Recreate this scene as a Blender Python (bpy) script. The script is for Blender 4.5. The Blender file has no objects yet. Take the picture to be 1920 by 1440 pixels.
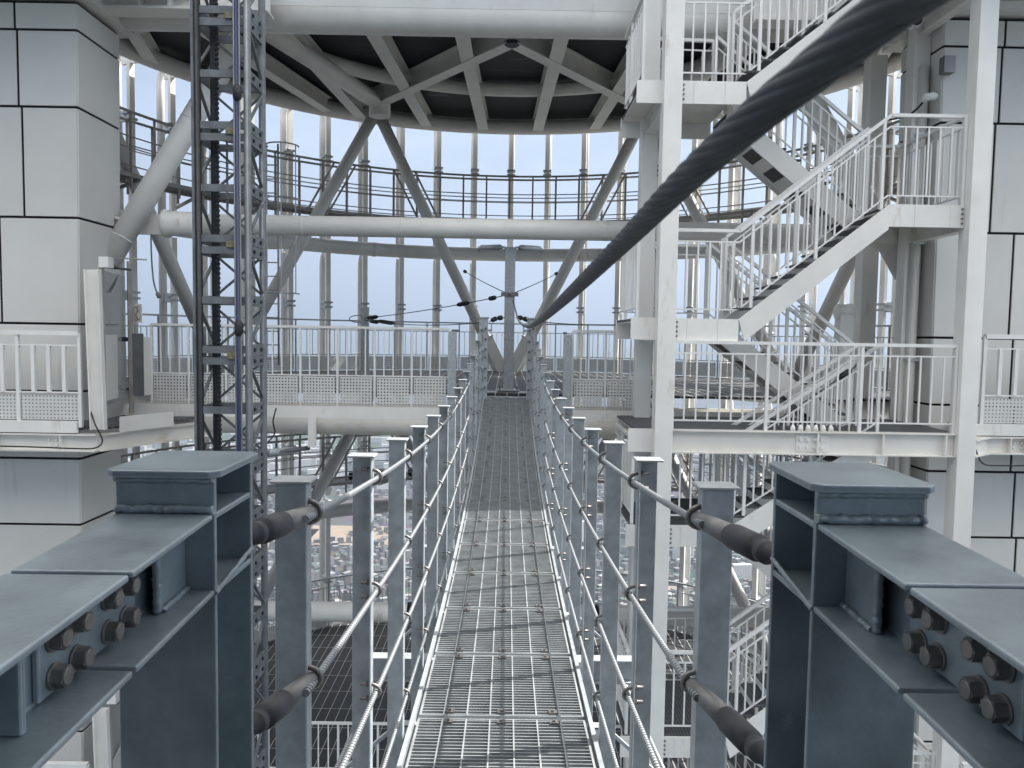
import bpy, bmesh, math, random
from mathutils import Vector, Matrix
R = math.radians
S = bpy.context.scene
random.seed(7)

# ------------------------------------------------------------ camera
F, PX0 = 1440.0, 950.0
PITCH, YAW, ROLL = R(3.62), math.atan(10 / F), R(0.9)
CAM = Matrix.Rotation(-YAW, 3, 'Z') @ Matrix.Rotation(R(90) - PITCH, 3, 'X') @ Matrix.Rotation(ROLL, 3, 'Z')
cd = bpy.data.cameras.new('camera')
cd.sensor_width = 36.0
cd.lens = 36.0 * F / 1920.0
cd.clip_start, cd.clip_end = 0.05, 200000
cd.dof.use_dof = True
cd.dof.focus_distance = 6.5
cd.dof.aperture_fstop = 13.0
cam = bpy.data.objects.new('camera', cd)
S.collection.objects.link(cam)
cam.matrix_world = CAM.to_4x4()
S.camera = cam


def ray(px, py):
    return CAM @ Vector(((px - 960) / F, (720 - py) / F, -1))


def P(px, py, Y):                    # point at forward distance Y
    d = ray(px, py)
    return d * (Y / d.y)


def PZ(px, py, z):                   # point at height z
    d = ray(px, py)
    return d * (z / d.z)


# ------------------------------------------------------------ world, sun, exposure
SUN_EL, SUN_AZ = R(50), math.atan2(0.94, 0.34)     # azimuth from +Y towards +X
w = bpy.data.worlds.new('World')
S.world = w
w.use_nodes = True
nt = w.node_tree
bg = nt.nodes['Background']
sky = nt.nodes.new('ShaderNodeTexSky')
sky.sky_type = 'NISHITA'
sky.sun_disc = False
sky.sun_elevation = SUN_EL
sky.sun_rotation = SUN_AZ
sky.altitude = 500
sky.air_density, sky.dust_density, sky.ozone_density = 1.0, 2.5, 1.0
tc = nt.nodes.new('ShaderNodeTexCoord')
mp = nt.nodes.new('ShaderNodeMapping')
mp.inputs['Scale'].default_value = (2.2, 2.2, 6.0)
nz = nt.nodes.new('ShaderNodeTexNoise')
nz.inputs['Scale'].default_value = 1.6
nz.inputs['Detail'].default_value = 7
nz.inputs['Roughness'].default_value = 0.55
rp = nt.nodes.new('ShaderNodeValToRGB')
rp.color_ramp.elements[0].position, rp.color_ramp.elements[1].position = 0.47, 0.72
rp.color_ramp.elements[0].color = (0.86, 0.86, 0.86, 1)
rp.color_ramp.elements[1].color = (0.92, 0.92, 0.92, 1)
mx = nt.nodes.new('ShaderNodeMixRGB')
# sky brightened overhead, out of view, as added fill, pale blue veil towards the horizon
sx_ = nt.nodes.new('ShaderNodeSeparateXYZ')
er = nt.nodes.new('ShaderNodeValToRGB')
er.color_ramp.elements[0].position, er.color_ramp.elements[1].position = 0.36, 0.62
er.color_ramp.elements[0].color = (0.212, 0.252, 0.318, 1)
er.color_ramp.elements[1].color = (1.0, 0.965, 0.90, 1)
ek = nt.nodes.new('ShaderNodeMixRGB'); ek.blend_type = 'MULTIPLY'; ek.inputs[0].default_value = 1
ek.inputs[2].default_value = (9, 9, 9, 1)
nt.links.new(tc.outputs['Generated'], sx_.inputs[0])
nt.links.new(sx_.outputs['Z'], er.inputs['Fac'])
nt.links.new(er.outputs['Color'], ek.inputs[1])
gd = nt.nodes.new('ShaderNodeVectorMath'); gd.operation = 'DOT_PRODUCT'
gd.inputs[1].default_value = (math.sin(R(102)), math.cos(R(102)), 0.15)      # added glow, out of view on the stair side, to light the near beams
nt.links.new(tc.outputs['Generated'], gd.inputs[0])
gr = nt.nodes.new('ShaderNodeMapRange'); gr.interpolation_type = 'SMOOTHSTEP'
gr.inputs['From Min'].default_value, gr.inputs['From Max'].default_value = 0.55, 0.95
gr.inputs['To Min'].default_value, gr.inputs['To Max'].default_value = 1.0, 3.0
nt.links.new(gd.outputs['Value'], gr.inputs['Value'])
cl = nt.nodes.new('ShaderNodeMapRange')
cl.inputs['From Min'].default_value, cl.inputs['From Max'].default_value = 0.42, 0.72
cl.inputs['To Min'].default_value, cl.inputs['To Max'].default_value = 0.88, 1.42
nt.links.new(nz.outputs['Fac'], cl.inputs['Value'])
br = nt.nodes.new('ShaderNodeMapRange'); br.interpolation_type = 'SMOOTHSTEP'    # added brightness behind the camera to fill the faces turned to it
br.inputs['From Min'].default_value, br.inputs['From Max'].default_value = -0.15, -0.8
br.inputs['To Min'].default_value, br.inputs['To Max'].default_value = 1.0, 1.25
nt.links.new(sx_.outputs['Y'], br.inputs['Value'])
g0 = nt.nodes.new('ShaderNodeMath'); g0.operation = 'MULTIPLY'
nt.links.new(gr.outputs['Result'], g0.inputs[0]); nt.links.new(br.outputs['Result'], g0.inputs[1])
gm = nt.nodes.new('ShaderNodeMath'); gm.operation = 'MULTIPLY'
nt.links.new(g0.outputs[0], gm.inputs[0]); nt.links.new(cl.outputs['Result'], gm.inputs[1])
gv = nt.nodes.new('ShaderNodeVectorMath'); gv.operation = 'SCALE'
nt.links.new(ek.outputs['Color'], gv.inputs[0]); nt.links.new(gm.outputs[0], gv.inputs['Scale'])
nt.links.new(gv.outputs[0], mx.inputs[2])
nt.links.new(tc.outputs['Generated'], mp.inputs['Vector'])
nt.links.new(mp.outputs['Vector'], nz.inputs['Vector'])
nt.links.new(nz.outputs['Fac'], rp.inputs['Fac'])
nt.links.new(rp.outputs['Color'], mx.inputs[0])
nt.links.new(sky.outputs['Color'], mx.inputs[1])
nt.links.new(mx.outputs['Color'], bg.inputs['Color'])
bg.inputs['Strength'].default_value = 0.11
sl = bpy.data.lights.new('sun', 'SUN')
sl.energy = 5.0
sl.angle = R(0.5)
sl.color = (1.0, 0.965, 0.91)
sun = bpy.data.objects.new('sun', sl)
S.collection.objects.link(sun)
SD = Vector((math.sin(SUN_AZ) * math.cos(SUN_EL), math.cos(SUN_AZ) * math.cos(SUN_EL), math.sin(SUN_EL)))
sun.rotation_euler = SD.to_track_quat('Z', 'Y').to_euler()
S.view_settings.view_transform = 'Standard'
S.view_settings.look = 'None'
S.view_settings.gamma = 1
S.view_settings.exposure = 1.34
S.cycles.use_denoising = True
S.cycles.volume_bounces = 0
S.cycles.max_bounces = 7
S.cycles.transparent_max_bounces = 24


# ------------------------------------------------------------ materials
def srgb(r, g, b):
    f = lambda c: ((c / 255 + 0.055) / 1.055) ** 2.4 if c > 10 else c / 255 / 12.92
    return (f(r), f(g), f(b), 1)


def mat(name, col, rough=0.5, metal=0.0, var=0.0, scale=3.0, dark=None, bump=0.0, bscale=40, stretch=(1, 1, 1),
        spots=None, rvar=0.0):
    m = bpy.data.materials.new(name)
    m.use_nodes = True
    n, l = m.node_tree.nodes, m.node_tree.links
    b = n['Principled BSDF']
    b.inputs['Roughness'].default_value = rough
    b.inputs['Metallic'].default_value = metal
    c = Vector(col[:3])
    b.inputs['Base Color'].default_value = (*c, 1)
    t = n.new('ShaderNodeTexCoord')
    if var or dark or rvar:
        mpn = n.new('ShaderNodeMapping')
        mpn.inputs['Scale'].default_value = stretch
        no = n.new('ShaderNodeTexNoise')
        no.inputs['Scale'].default_value = scale
        no.inputs['Detail'].default_value = 6
        no.inputs['Roughness'].default_value = 0.62
        l.new(t.outputs['Object'], mpn.inputs['Vector'])
        l.new(mpn.outputs['Vector'], no.inputs['Vector'])
        ra = n.new('ShaderNodeValToRGB')
        lo = Vector(dark[:3]) if dark else c * (1 - var)
        hi = c * (1 + var * 0.6)
        ra.color_ramp.elements[0].position, ra.color_ramp.elements[1].position = 0.3, 0.68
        ra.color_ramp.elements[0].color = (*lo, 1)
        ra.color_ramp.elements[1].color = (*hi, 1)
        l.new(no.outputs['Fac'], ra.inputs['Fac'])
        out = ra.outputs['Color']
        if spots:
            n2 = n.new('ShaderNodeTexNoise')
            n2.inputs['Scale'].default_value = spots[1]
            n2.inputs['Detail'].default_value = 8
            n2.inputs['Roughness'].default_value = 0.7
            m2 = n.new('ShaderNodeMapping')
            m2.inputs['Scale'].default_value = spots[3] if len(spots) > 3 else (1, 1, 1)
            l.new(t.outputs['Object'], m2.inputs['Vector'])
            l.new(m2.outputs['Vector'], n2.inputs['Vector'])
            r2 = n.new('ShaderNodeValToRGB')
            r2.color_ramp.elements[0].position = spots[2]
            r2.color_ramp.elements[1].position = spots[2] + 0.12
            r2.color_ramp.elements[0].color = (0, 0, 0, 1)
            r2.color_ramp.elements[1].color = (0.75, 0.75, 0.75, 1)
            l.new(n2.outputs['Fac'], r2.inputs['Fac'])
            mxn = n.new('ShaderNodeMixRGB')
            mxn.inputs[2].default_value = spots[0]
            l.new(r2.outputs['Color'], mxn.inputs[0])
            l.new(out, mxn.inputs[1])
            out = mxn.outputs['Color']
        l.new(out, b.inputs['Base Color'])
        if rvar:
            mr = n.new('ShaderNodeMapRange')
            mr.inputs['To Min'].default_value = rough - rvar
            mr.inputs['To Max'].default_value = rough + rvar
            l.new(no.outputs['Fac'], mr.inputs['Value'])
            l.new(mr.outputs['Result'], b.inputs['Roughness'])
    if bump:
        nb = n.new('ShaderNodeTexNoise')
        nb.inputs['Scale'].default_value = bscale
        nb.inputs['Detail'].default_value = 4
        l.new(t.outputs['Object'], nb.inputs['Vector'])
        bp = n.new('ShaderNodeBump')
        bp.inputs['Strength'].default_value = bump
        bp.inputs['Distance'].default_value = 0.002
        l.new(nb.outputs['Fac'], bp.inputs['Height'])
        l.new(bp.outputs['Normal'], b.inputs['Normal'])
    return m


def perforated(name, col, pitch, rad):
    m = mat(name, col, 0.5, var=0.08, scale=1.5)
    n, l = m.node_tree.nodes, m.node_tree.links
    b = n['Principled BSDF']
    uv = n.new('ShaderNodeUVMap')
    dv = n.new('ShaderNodeVectorMath'); dv.operation = 'SCALE'; dv.inputs['Scale'].default_value = 1 / pitch
    fr = n.new('ShaderNodeVectorMath'); fr.operation = 'FRACTION'
    sb = n.new('ShaderNodeVectorMath'); sb.operation = 'SUBTRACT'; sb.inputs[1].default_value = (0.5, 0.5, 0)
    ln = n.new('ShaderNodeVectorMath'); ln.operation = 'LENGTH'
    lt = n.new('ShaderNodeMath'); lt.operation = 'LESS_THAN'; lt.inputs[1].default_value = rad / pitch
    tr0 = n.new('ShaderNodeBsdfTransparent')
    dk_ = n.new('ShaderNodeBsdfDiffuse'); dk_.inputs['Color'].default_value = (0.03, 0.03, 0.03, 1)
    tr = n.new('ShaderNodeMixShader'); tr.inputs[0].default_value = 0.45     # dark colour stands in for the shade inside each hole
    l.new(tr0.outputs[0], tr.inputs[1]); l.new(dk_.outputs[0], tr.inputs[2])
    ms = n.new('ShaderNodeMixShader')
    l.new(uv.outputs['UV'], dv.inputs[0]); l.new(dv.outputs[0], fr.inputs[0]); l.new(fr.outputs[0], sb.inputs[0])
    l.new(sb.outputs[0], ln.inputs[0]); l.new(ln.outputs['Value'], lt.inputs[0]); l.new(lt.outputs[0], ms.inputs[0])
    l.new(b.outputs[0], ms.inputs[1]); l.new(tr.outputs[0], ms.inputs[2])
    l.new(ms.outputs[0], n['Material Output'].inputs['Surface'])
    return m


def lined(name, base, line, axis_pitch, width, fine=None):
    """dark open grating floor: load bars one way, cross bars the other (object space x / y)"""
    m = mat(name, base, 0.6, var=0.3, scale=2)
    n, l = m.node_tree.nodes, m.node_tree.links
    b = n['Principled BSDF']
    src = b.inputs['Base Color'].links[0].from_socket
    t = n.new('ShaderNodeTexCoord'); sp = n.new('ShaderNodeSeparateXYZ')
    l.new(t.outputs['Object'], sp.inputs[0])

    def bars(sock, pitch, wd):
        a = n.new('ShaderNodeMath'); a.operation = 'DIVIDE'; a.inputs[1].default_value = pitch
        f = n.new('ShaderNodeMath'); f.operation = 'FRACT'
        c = n.new('ShaderNodeMath'); c.operation = 'LESS_THAN'; c.inputs[1].default_value = wd / pitch
        l.new(sock, a.inputs[0]); l.new(a.outputs[0], f.inputs[0]); l.new(f.outputs[0], c.inputs[0])
        return c.outputs[0]
    x = bars(sp.outputs['X'], axis_pitch[0], width[0])
    y = bars(sp.outputs['Y'], axis_pitch[1], width[1])
    mxm = n.new('ShaderNodeMath'); mxm.operation = 'MAXIMUM'
    l.new(x, mxm.inputs[0]); l.new(y, mxm.inputs[1])
    mxn = n.new('ShaderNodeMixRGB'); mxn.inputs[2].default_value = line
    l.new(mxm.outputs[0], mxn.inputs[0]); l.new(src, mxn.inputs[1]); l.new(mxn.outputs[0], b.inputs['Base Color'])
    return m


RUST = srgb(150, 120, 85)
M = {
    'white': mat('white_paint', (0.83, 0.818, 0.775), 0.42, var=0.10, scale=0.9, bump=0.06, bscale=9,
                 spots=((0.50, 0.43, 0.33, 1), 1.6, 0.61, (1, 1, 0.3))),
    'cream': mat('stained_white_paint', (0.78, 0.755, 0.70), 0.45, var=0.12, scale=0.9, bump=0.06, bscale=9,
                 spots=((0.50, 0.41, 0.29, 1), 1.0, 0.60, (0.6, 1, 1.6))),
    'white_clean': mat('white_rail_paint', (0.82, 0.815, 0.79), 0.38, var=0.06, scale=1.5),
    'cladding': mat('cladding_panel', (0.70, 0.692, 0.655), 0.42, var=0.07, scale=0.5,
                    spots=((0.50, 0.48, 0.43, 1), 1.1, 0.60, (1.6, 1.6, 0.10)), bump=0.15, bscale=1.3),
    'joint': mat('joint_sealant', (0.006, 0.006, 0.008), 0.8),
    'galv': mat('galvanised_steel', (0.46, 0.49, 0.51), 0.45, 0.3, var=0.24, scale=14, bump=0.15, bscale=90,
                spots=((0.16, 0.17, 0.18, 1), 22, 0.66), rvar=0.10),
    'deck_galv': mat('grating_steel', (0.35, 0.37, 0.38), 0.5, 0.3, var=0.24, scale=6, rvar=0.1),
    'galv_light': mat('bright_galvanised', (0.52, 0.54, 0.55), 0.40, 0.5, var=0.12, scale=10, bump=0.08, bscale=60),
    'paint': mat('zinc_grey_paint', (0.235, 0.285, 0.312), 0.34, 0.22, var=0.34, scale=5, bump=0.35, bscale=110,
                 spots=((0.40, 0.43, 0.45, 1), 8, 0.635), rvar=0.14),
    'mast': mat('hoist_mast_steel', (0.15, 0.165, 0.178), 0.65, 0.0, var=0.35, scale=4),
    'mast_dark': mat('greased_steel', (0.022, 0.025, 0.03), 0.5, 0.2, var=0.4, scale=6),
    'blue': mat('blue_hose', (0.012, 0.022, 0.075), 0.4),
    'brown': mat('weathered_rail', (0.42, 0.395, 0.365), 0.6, 0.1, var=0.25, scale=3),
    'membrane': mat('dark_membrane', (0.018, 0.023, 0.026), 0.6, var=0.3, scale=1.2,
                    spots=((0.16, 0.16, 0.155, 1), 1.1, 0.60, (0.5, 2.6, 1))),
    'rubber': mat('black_rubber', (0.012, 0.012, 0.014), 0.5),
    'sleeve': mat('swage_sleeve', (0.055, 0.057, 0.064), 0.58, 0.1, var=0.35, scale=18, bump=0.2, bscale=80),
    'sleeve_light': mat('worn_sleeve', (0.22, 0.218, 0.212), 0.48, 0.4, var=0.3, scale=16, bump=0.15, bscale=80),
    'bolt': mat('bolt_steel', (0.25, 0.235, 0.22), 0.40, 0.7, var=0.3, scale=30, bump=0.2, bscale=150),
    'rope': mat('rope_sheath', (0.060, 0.068, 0.077), 0.62, 0.0, var=0.3, scale=20),
    'tread': lined('tread_grating', (0.030, 0.034, 0.040, 1), (0.20, 0.21, 0.22, 1), (0.06, 0.05), (0.008, 0.01)),
    'floor': lined('floor_grating', (0.018, 0.021, 0.024, 1), (0.44, 0.44, 0.42, 1), (0.26, 1.02), (0.020, 0.02)),
    'perf': perforated('perforated_plate', (0.68, 0.68, 0.655), 0.068, 0.0165),
    'mesh': perforated('wire_mesh', (0.45, 0.46, 0.46), 0.03, 0.011),
    'steelplate': mat('stainless_plate', (0.22, 0.23, 0.235), 0.38, 0.6, var=0.2, scale=3),
    'yellow': mat('yellow_block', (0.20, 0.18, 0.11), 0.6, var=0.4, scale=20),
    'lampglass': mat('lamp_glass', (0.62, 0.63, 0.62), 0.2),
    'red': mat('red_paint', (0.5, 0.03, 0.03), 0.5),
    'alu': mat('fin_aluminium', (0.82, 0.81, 0.785), 0.42, 0.0, var=0.07, scale=0.8),
}


def rope_material(name, col, pitch, strands):
    m = mat(name, col, 0.42, 0.55, var=0.2, scale=12)
    n, l = m.node_tree.nodes, m.node_tree.links
    b = n['Principled BSDF']
    uv = n.new('ShaderNodeUVMap'); sp = n.new('ShaderNodeSeparateXYZ')
    l.new(uv.outputs['UV'], sp.inputs[0])
    a = n.new('ShaderNodeMath'); a.operation = 'MULTIPLY_ADD'
    a.inputs[1].default_value = 2 * math.pi / pitch
    bq = n.new('ShaderNodeMath'); bq.operation = 'MULTIPLY'; bq.inputs[1].default_value = 2 * math.pi * strands
    l.new(sp.outputs['Y'], bq.inputs[0]); l.new(sp.outputs['X'], a.inputs[0]); l.new(bq.outputs[0], a.inputs[2])
    s = n.new('ShaderNodeMath'); s.operation = 'SINE'; l.new(a.outputs[0], s.inputs[0])
    bp = n.new('ShaderNodeBump'); bp.inputs['Strength'].default_value = 0.8; bp.inputs['Distance'].default_value = 0.002
    l.new(s.outputs[0], bp.inputs['Height']); l.new(bp.outputs['Normal'], b.inputs['Normal'])
    r = n.new('ShaderNodeValToRGB')
    r.color_ramp.elements[0].position, r.color_ramp.elements[1].position = 0.05, 0.5
    r.color_ramp.elements[0].color = (*[c * 0.28 for c in col], 1); r.color_ramp.elements[1].color = (*col, 1)
    mr = n.new('ShaderNodeMapRange'); mr.inputs['From Min'].default_value = -1
    l.new(s.outputs[0], mr.inputs['Value']); l.new(mr.outputs['Result'], r.inputs['Fac'])
    l.new(r.outputs['Color'], b.inputs['Base Color'])
    return m


def tone_by_object(m, amt):
    n, l = m.node_tree.nodes, m.node_tree.links
    b = n['Principled BSDF']
    src = b.inputs['Base Color'].links[0].from_socket
    oi = n.new('ShaderNodeObjectInfo')
    mr = n.new('ShaderNodeMapRange'); mr.inputs['To Min'].default_value = 1 - amt; mr.inputs['To Max'].default_value = 1 + amt * 0.3
    l.new(oi.outputs['Random'], mr.inputs['Value'])
    sc = n.new('ShaderNodeVectorMath'); sc.operation = 'SCALE'
    l.new(src, sc.inputs[0]); l.new(mr.outputs['Result'], sc.inputs['Scale']); l.new(sc.outputs[0], b.inputs['Base Color'])


def edge_wear(m, col, radius):
    n, l = m.node_tree.nodes, m.node_tree.links
    b = n['Principled BSDF']
    src = b.inputs['Base Color'].links[0].from_socket
    bv = n.new('ShaderNodeBevel'); bv.samples = 4; bv.inputs['Radius'].default_value = radius
    ge = n.new('ShaderNodeNewGeometry')
    dp = n.new('ShaderNodeVectorMath'); dp.operation = 'DOT_PRODUCT'
    l.new(bv.outputs['Normal'], dp.inputs[0]); l.new(ge.outputs['Normal'], dp.inputs[1])
    no = n.new('ShaderNodeTexNoise'); no.inputs['Scale'].default_value = 35
    t = n.new('ShaderNodeTexCoord'); l.new(t.outputs['Object'], no.inputs['Vector'])
    mr = n.new('ShaderNodeMapRange'); mr.inputs['From Min'].default_value, mr.inputs['From Max'].default_value = 0.985, 0.86
    l.new(dp.outputs['Value'], mr.inputs['Value'])
    mu = n.new('ShaderNodeMath'); mu.operation = 'MULTIPLY'
    l.new(mr.outputs['Result'], mu.inputs[0]); l.new(no.outputs['Fac'], mu.inputs[1])
    mxn = n.new('ShaderNodeMixRGB'); mxn.inputs[2].default_value = col
    l.new(mu.outputs[0], mxn.inputs[0]); l.new(src, mxn.inputs[1]); l.new(mxn.outputs[0], b.inputs['Base Color'])


edge_wear(M['paint'], (0.80, 0.84, 0.86, 1), 0.006)
for k_, a_ in (('cladding', 0.055), ('galv', 0.22), ('white', 0.05), ('alu', 0.12)): tone_by_object(M[k_], a_)
M['cable'] = rope_material('wire_cable', (0.38, 0.40, 0.415), 0.020, 1)


# ------------------------------------------------------------ mesh builder
class MB:
    def __init__(s):
        s.v, s.f, s.uv, s.sm = [], [], {}, set()

    def poly(s, pts, faces, uvs=None, smooth=False):
        o = len(s.v)
        s.v += [tuple(p) for p in pts]
        for i, f in enumerate(faces):
            if uvs:
                s.uv[len(s.f)] = uvs[i]
            if smooth:
                s.sm.add(len(s.f))
            s.f.append([o + k for k in f])
        return s

    def hexa(s, p):                   # 8 corners: bottom loop, top loop
        return s.poly(p, [(3, 2, 1, 0), (4, 5, 6, 7), (0, 1, 5, 4), (1, 2, 6, 5), (2, 3, 7, 6), (3, 0, 4, 7)])

    def box(s, x0, x1, y0, y1, z0, z1):
        return s.hexa([(x0, y0, z0), (x1, y0, z0), (x1, y1, z0), (x0, y1, z0),
                       (x0, y0, z1), (x1, y0, z1), (x1, y1, z1), (x0, y1, z1)])

    def frame(s, p, q, up=(0, 0, 1)):
        p, q = Vector(p), Vector(q)
        d = (q - p).normalized()
        u = Vector(up)
        if abs(d.dot(u)) > 0.99:
            u = Vector((0, 1, 0))
        sd = d.cross(u).normalized()
        u = sd.cross(d).normalized()
        return p, q, d, sd, u

    def prof(s, p, q, prof, up=(0, 0, 1)):
        p, q, d, sd, u = s.frame(p, q, up)
        n = len(prof)
        a = [p + sd * x + u * y for x, y in prof]
        b = [q + sd * x + u * y for x, y in prof]
        fs = [(i, (i + 1) % n, n + (i + 1) % n, n + i) for i in range(n)]
        fs += [tuple(range(n - 1, -1, -1)), tuple(range(n, 2 * n))]
        return s.poly(a + b, fs)

    def bar(s, p, q, w, h, up=(0, 0, 1)):
        w, h = w / 2, h / 2
        return s.prof(p, q, [(-w, -h), (w, -h), (w, h), (-w, h)], up)

    def ibeam(s, p, q, w, h, tf, tw, up=(0, 0, 1)):
        W, H, t = w / 2, h / 2, tw / 2
        return s.prof(p, q, [(-W, -H), (W, -H), (W, -H + tf), (t, -H + tf), (t, H - tf), (W, H - tf), (W, H), (-W, H),
                             (-W, H - tf), (-t, H - tf), (-t, -H + tf), (-W, -H + tf)], up)

    def tube(s, pts, r, n=12, cap=True, closed=False, phase=0.0, mod=None):
        pts = [Vector(p) for p in pts]
        rr = r if isinstance(r, (list, tuple)) else [r] * len(pts)
        o = len(s.v)
        N = len(pts)
        up = None
        L = 0
        lens = []
        for i, p in enumerate(pts):
            if closed:
                t = (pts[(i + 1) % N] - pts[i - 1]).normalized()
            else:
                t = (pts[min(i + 1, N - 1)] - pts[max(i - 1, 0)]).normalized()
            if up is None:
                up = Vector((0, 0, 1)) if abs(t.z) < 0.9 else Vector((0, 1, 0))
            up = (up - t * up.dot(t)).normalized()
            sd = t.cross(up)
            if i:
                L += (p - pts[i - 1]).length
            lens.append(L)
            for k in range(n):
                a = 2 * math.pi * k / n + phase
                q = rr[i] * (mod(a, L) if mod else 1)
                s.v.append(tuple(p + (sd * math.cos(a) + up * math.sin(a)) * q))
        for i in range(N if closed else N - 1):
            j = (i + 1) % N
            for k in range(n):
                kk = (k + 1) % n
                s.uv[len(s.f)] = [(lens[i], k / n), (lens[i], (k + 1) / n), (lens[j], (k + 1) / n), (lens[j], k / n)]
                if n > 7: s.sm.add(len(s.f))
                s.f.append([o + i * n + k, o + i * n + kk, o + j * n + kk, o + j * n + k])
        if cap and not closed:
            s.f.append([o + k for k in range(n - 1, -1, -1)])
            s.f.append([o + (N - 1) * n + k for k in range(n)])
        return s

    def plate(s, pts, th, normal=None):
        pts = [Vector(p) for p in pts]
        nn = Vector(normal).normalized() if normal else (pts[1] - pts[0]).cross(pts[2] - pts[0]).normalized()
        n = len(pts)
        b = [p + nn * th for p in pts]
        fs = [tuple(range(n - 1, -1, -1)), tuple(range(n, 2 * n))]
        fs += [(i, (i + 1) % n, n + (i + 1) % n, n + i) for i in range(n)]
        return s.poly(pts + b, fs)

    def uvquad(s, a, b, c, d):        # a-b bottom, d-c top, UV in metres
        a, b, c, d = map(Vector, (a, b, c, d))
        wd, ht = (b - a).length, (d - a).length
        return s.poly([a, b, c, d], [(0, 1, 2, 3)], [[(0, 0), (wd, 0), (wd, ht), (0, ht)]])

    def build(s, name, m, parent=None, bevel=0.0, fix=True, seg=2):
        me = bpy.data.meshes.new(name)
        me.from_pydata(s.v, [], s.f)
        if s.uv:
            ul = me.uv_layers.new(name='UVMap')
            for i, u in s.uv.items():
                pl = me.polygons[i]
                for k, li in enumerate(pl.loop_indices):
                    ul.data[li].uv = u[k]
        for i in s.sm:
            me.polygons[i].use_smooth = True
        if fix or bevel:
            bm = bmesh.new()
            bm.from_mesh(me)
            bmesh.ops.recalc_face_normals(bm, faces=bm.faces)
            if bevel:
                ed = [e for e in bm.edges if len(e.link_faces) == 2 and e.calc_face_angle(0) > 0.5]
                r = bmesh.ops.bevel(bm, geom=ed, offset=bevel, segments=seg, affect='EDGES', profile=0.5, clamp_overlap=True)
            bm.to_mesh(me)
            bm.free()
        me.materials.append(M[m])
        me.update()
        o = bpy.data.objects.new(name, me)
        S.collection.objects.link(o)
        if parent:
            o.parent = parent
        return o


def tag(o, label=None, cat=None, group=None, kind=None):
    if label: o['label'] = label
    if cat: o['category'] = cat
    if group: o['group'] = group
    if kind: o['kind'] = kind
    return o


def thing(name, label, cat, group=None):
    o = bpy.data.objects.new(name, None)
    o.empty_display_size = 0.1
    S.collection.objects.link(o)
    return tag(o, label, cat, group)


def copy_tree(o, parent=None):
    c = o.copy()
    S.collection.objects.link(c)
    if parent: c.parent = parent
    for ch in list(o.children):
        copy_tree(ch, c)
    return c


def lerp(a, b, t):
    return Vector(a) * (1 - t) + Vector(b) * t


# ------------------------------------------------------------ main dimensions
# units: the walkway is one unit wide; eye level is z = 0
YF, CY, RE, RF = 17.0, 17.0, 11.2, 11.75      # chord plane, ring centre, deck edge radius, fin radius
ZD, ZU, ZL = -1.30, 7.80, -10.25               # deck heights of the three ring platforms
GROUND = -770.0


def ring(th, r, z):
    return Vector((r * math.sin(th), CY + r * math.cos(th), z))


def arc(t0, t1, r, z, n=48):
    return [ring(t0 + (t1 - t0) * i / n, r, z) for i in range(n + 1)]


def deck_z(y):
    return -2.28 + (0.0092 if y > 7.2 else 0.0096) * (y - 7.2) ** 2


# ------------------------------------------------------------ cladding towers
def tower(sx, name, label):
    t = thing(name, label, 'tower')
    def fx(z): return 8.57 + (5.86 - z) * 0.012
    yf, yb, zt, zb = 15.6, 17.25, 6.42, -26.0
    xo = 15.5
    core = MB()
    g = 0.035
    core.hexa([(sx * (fx(zb) + g), yf + g, zb), (sx * xo, yf + g, zb), (sx * xo, yb + 3, zb), (sx * (fx(zb) + g), yb - 0.01, zb),
               (sx * (fx(zt) + g), yf + g, zt), (sx * xo, yf + g, zt), (sx * xo, yb + 3, zt), (sx * (fx(zt) + g), yb - 0.01, zt)])
    core.build('joint_backing', 'joint', t)
    rows = [6.40, 5.87, 4.38, 2.21, 0.09, -1.28, -2.65, -4.02, -6.2, -8.4, -9.8, -11.2, -13.4, -15.6, -17.8, -20, -22.2, -24.4, -26]
    cuts = [[9.80, 11.4], [9.76, 11.4], [9.70, 11.3], [10.20, 11.8], [10.30, 11.85], [10.4, 11.9], [10.5, 12.0], [10.6, 12.1]]
    gp = 0.024
    for i in range(len(rows) - 1):
        z1, z0 = rows[i] - gp, rows[i + 1] + gp
        cs = cuts[min(i, len(cuts) - 1)]
        xs = [None] + cs + [xo]
        for k in range(len(xs) - 1):
            a0 = (fx(z0) + gp) if k == 0 else xs[k] + gp + (5 - z0) * 0.012 * 0
            a1 = (fx(z1) + gp) if k == 0 else xs[k] + gp
            b = xs[k + 1] - gp
            p = MB().plate([(sx * a0, yf, z0), (sx * b, yf, z0), (sx * b, yf, z1), (sx * a1, yf, z1)], 0.03, (0, 1, 0))
            p.build('cladding_panel', 'cladding', t, bevel=0.006, seg=1)
        p = MB().plate([(sx * fx(z0), yf + gp, z0), (sx * fx(z0), yb, z0), (sx * fx(z1), yb, z1), (sx * fx(z1), yf + gp, z1)],
                       0.03, (sx, 0, 0))
        p.build('side_panel', 'cladding', t, bevel=0.006, seg=1)
    return t


tower(-1, 'cladding_tower', 'white panelled tower beside the lattice hoist mast')
tower(1, 'cladding_tower', 'white panelled tower behind the switchback stairs')


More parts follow.
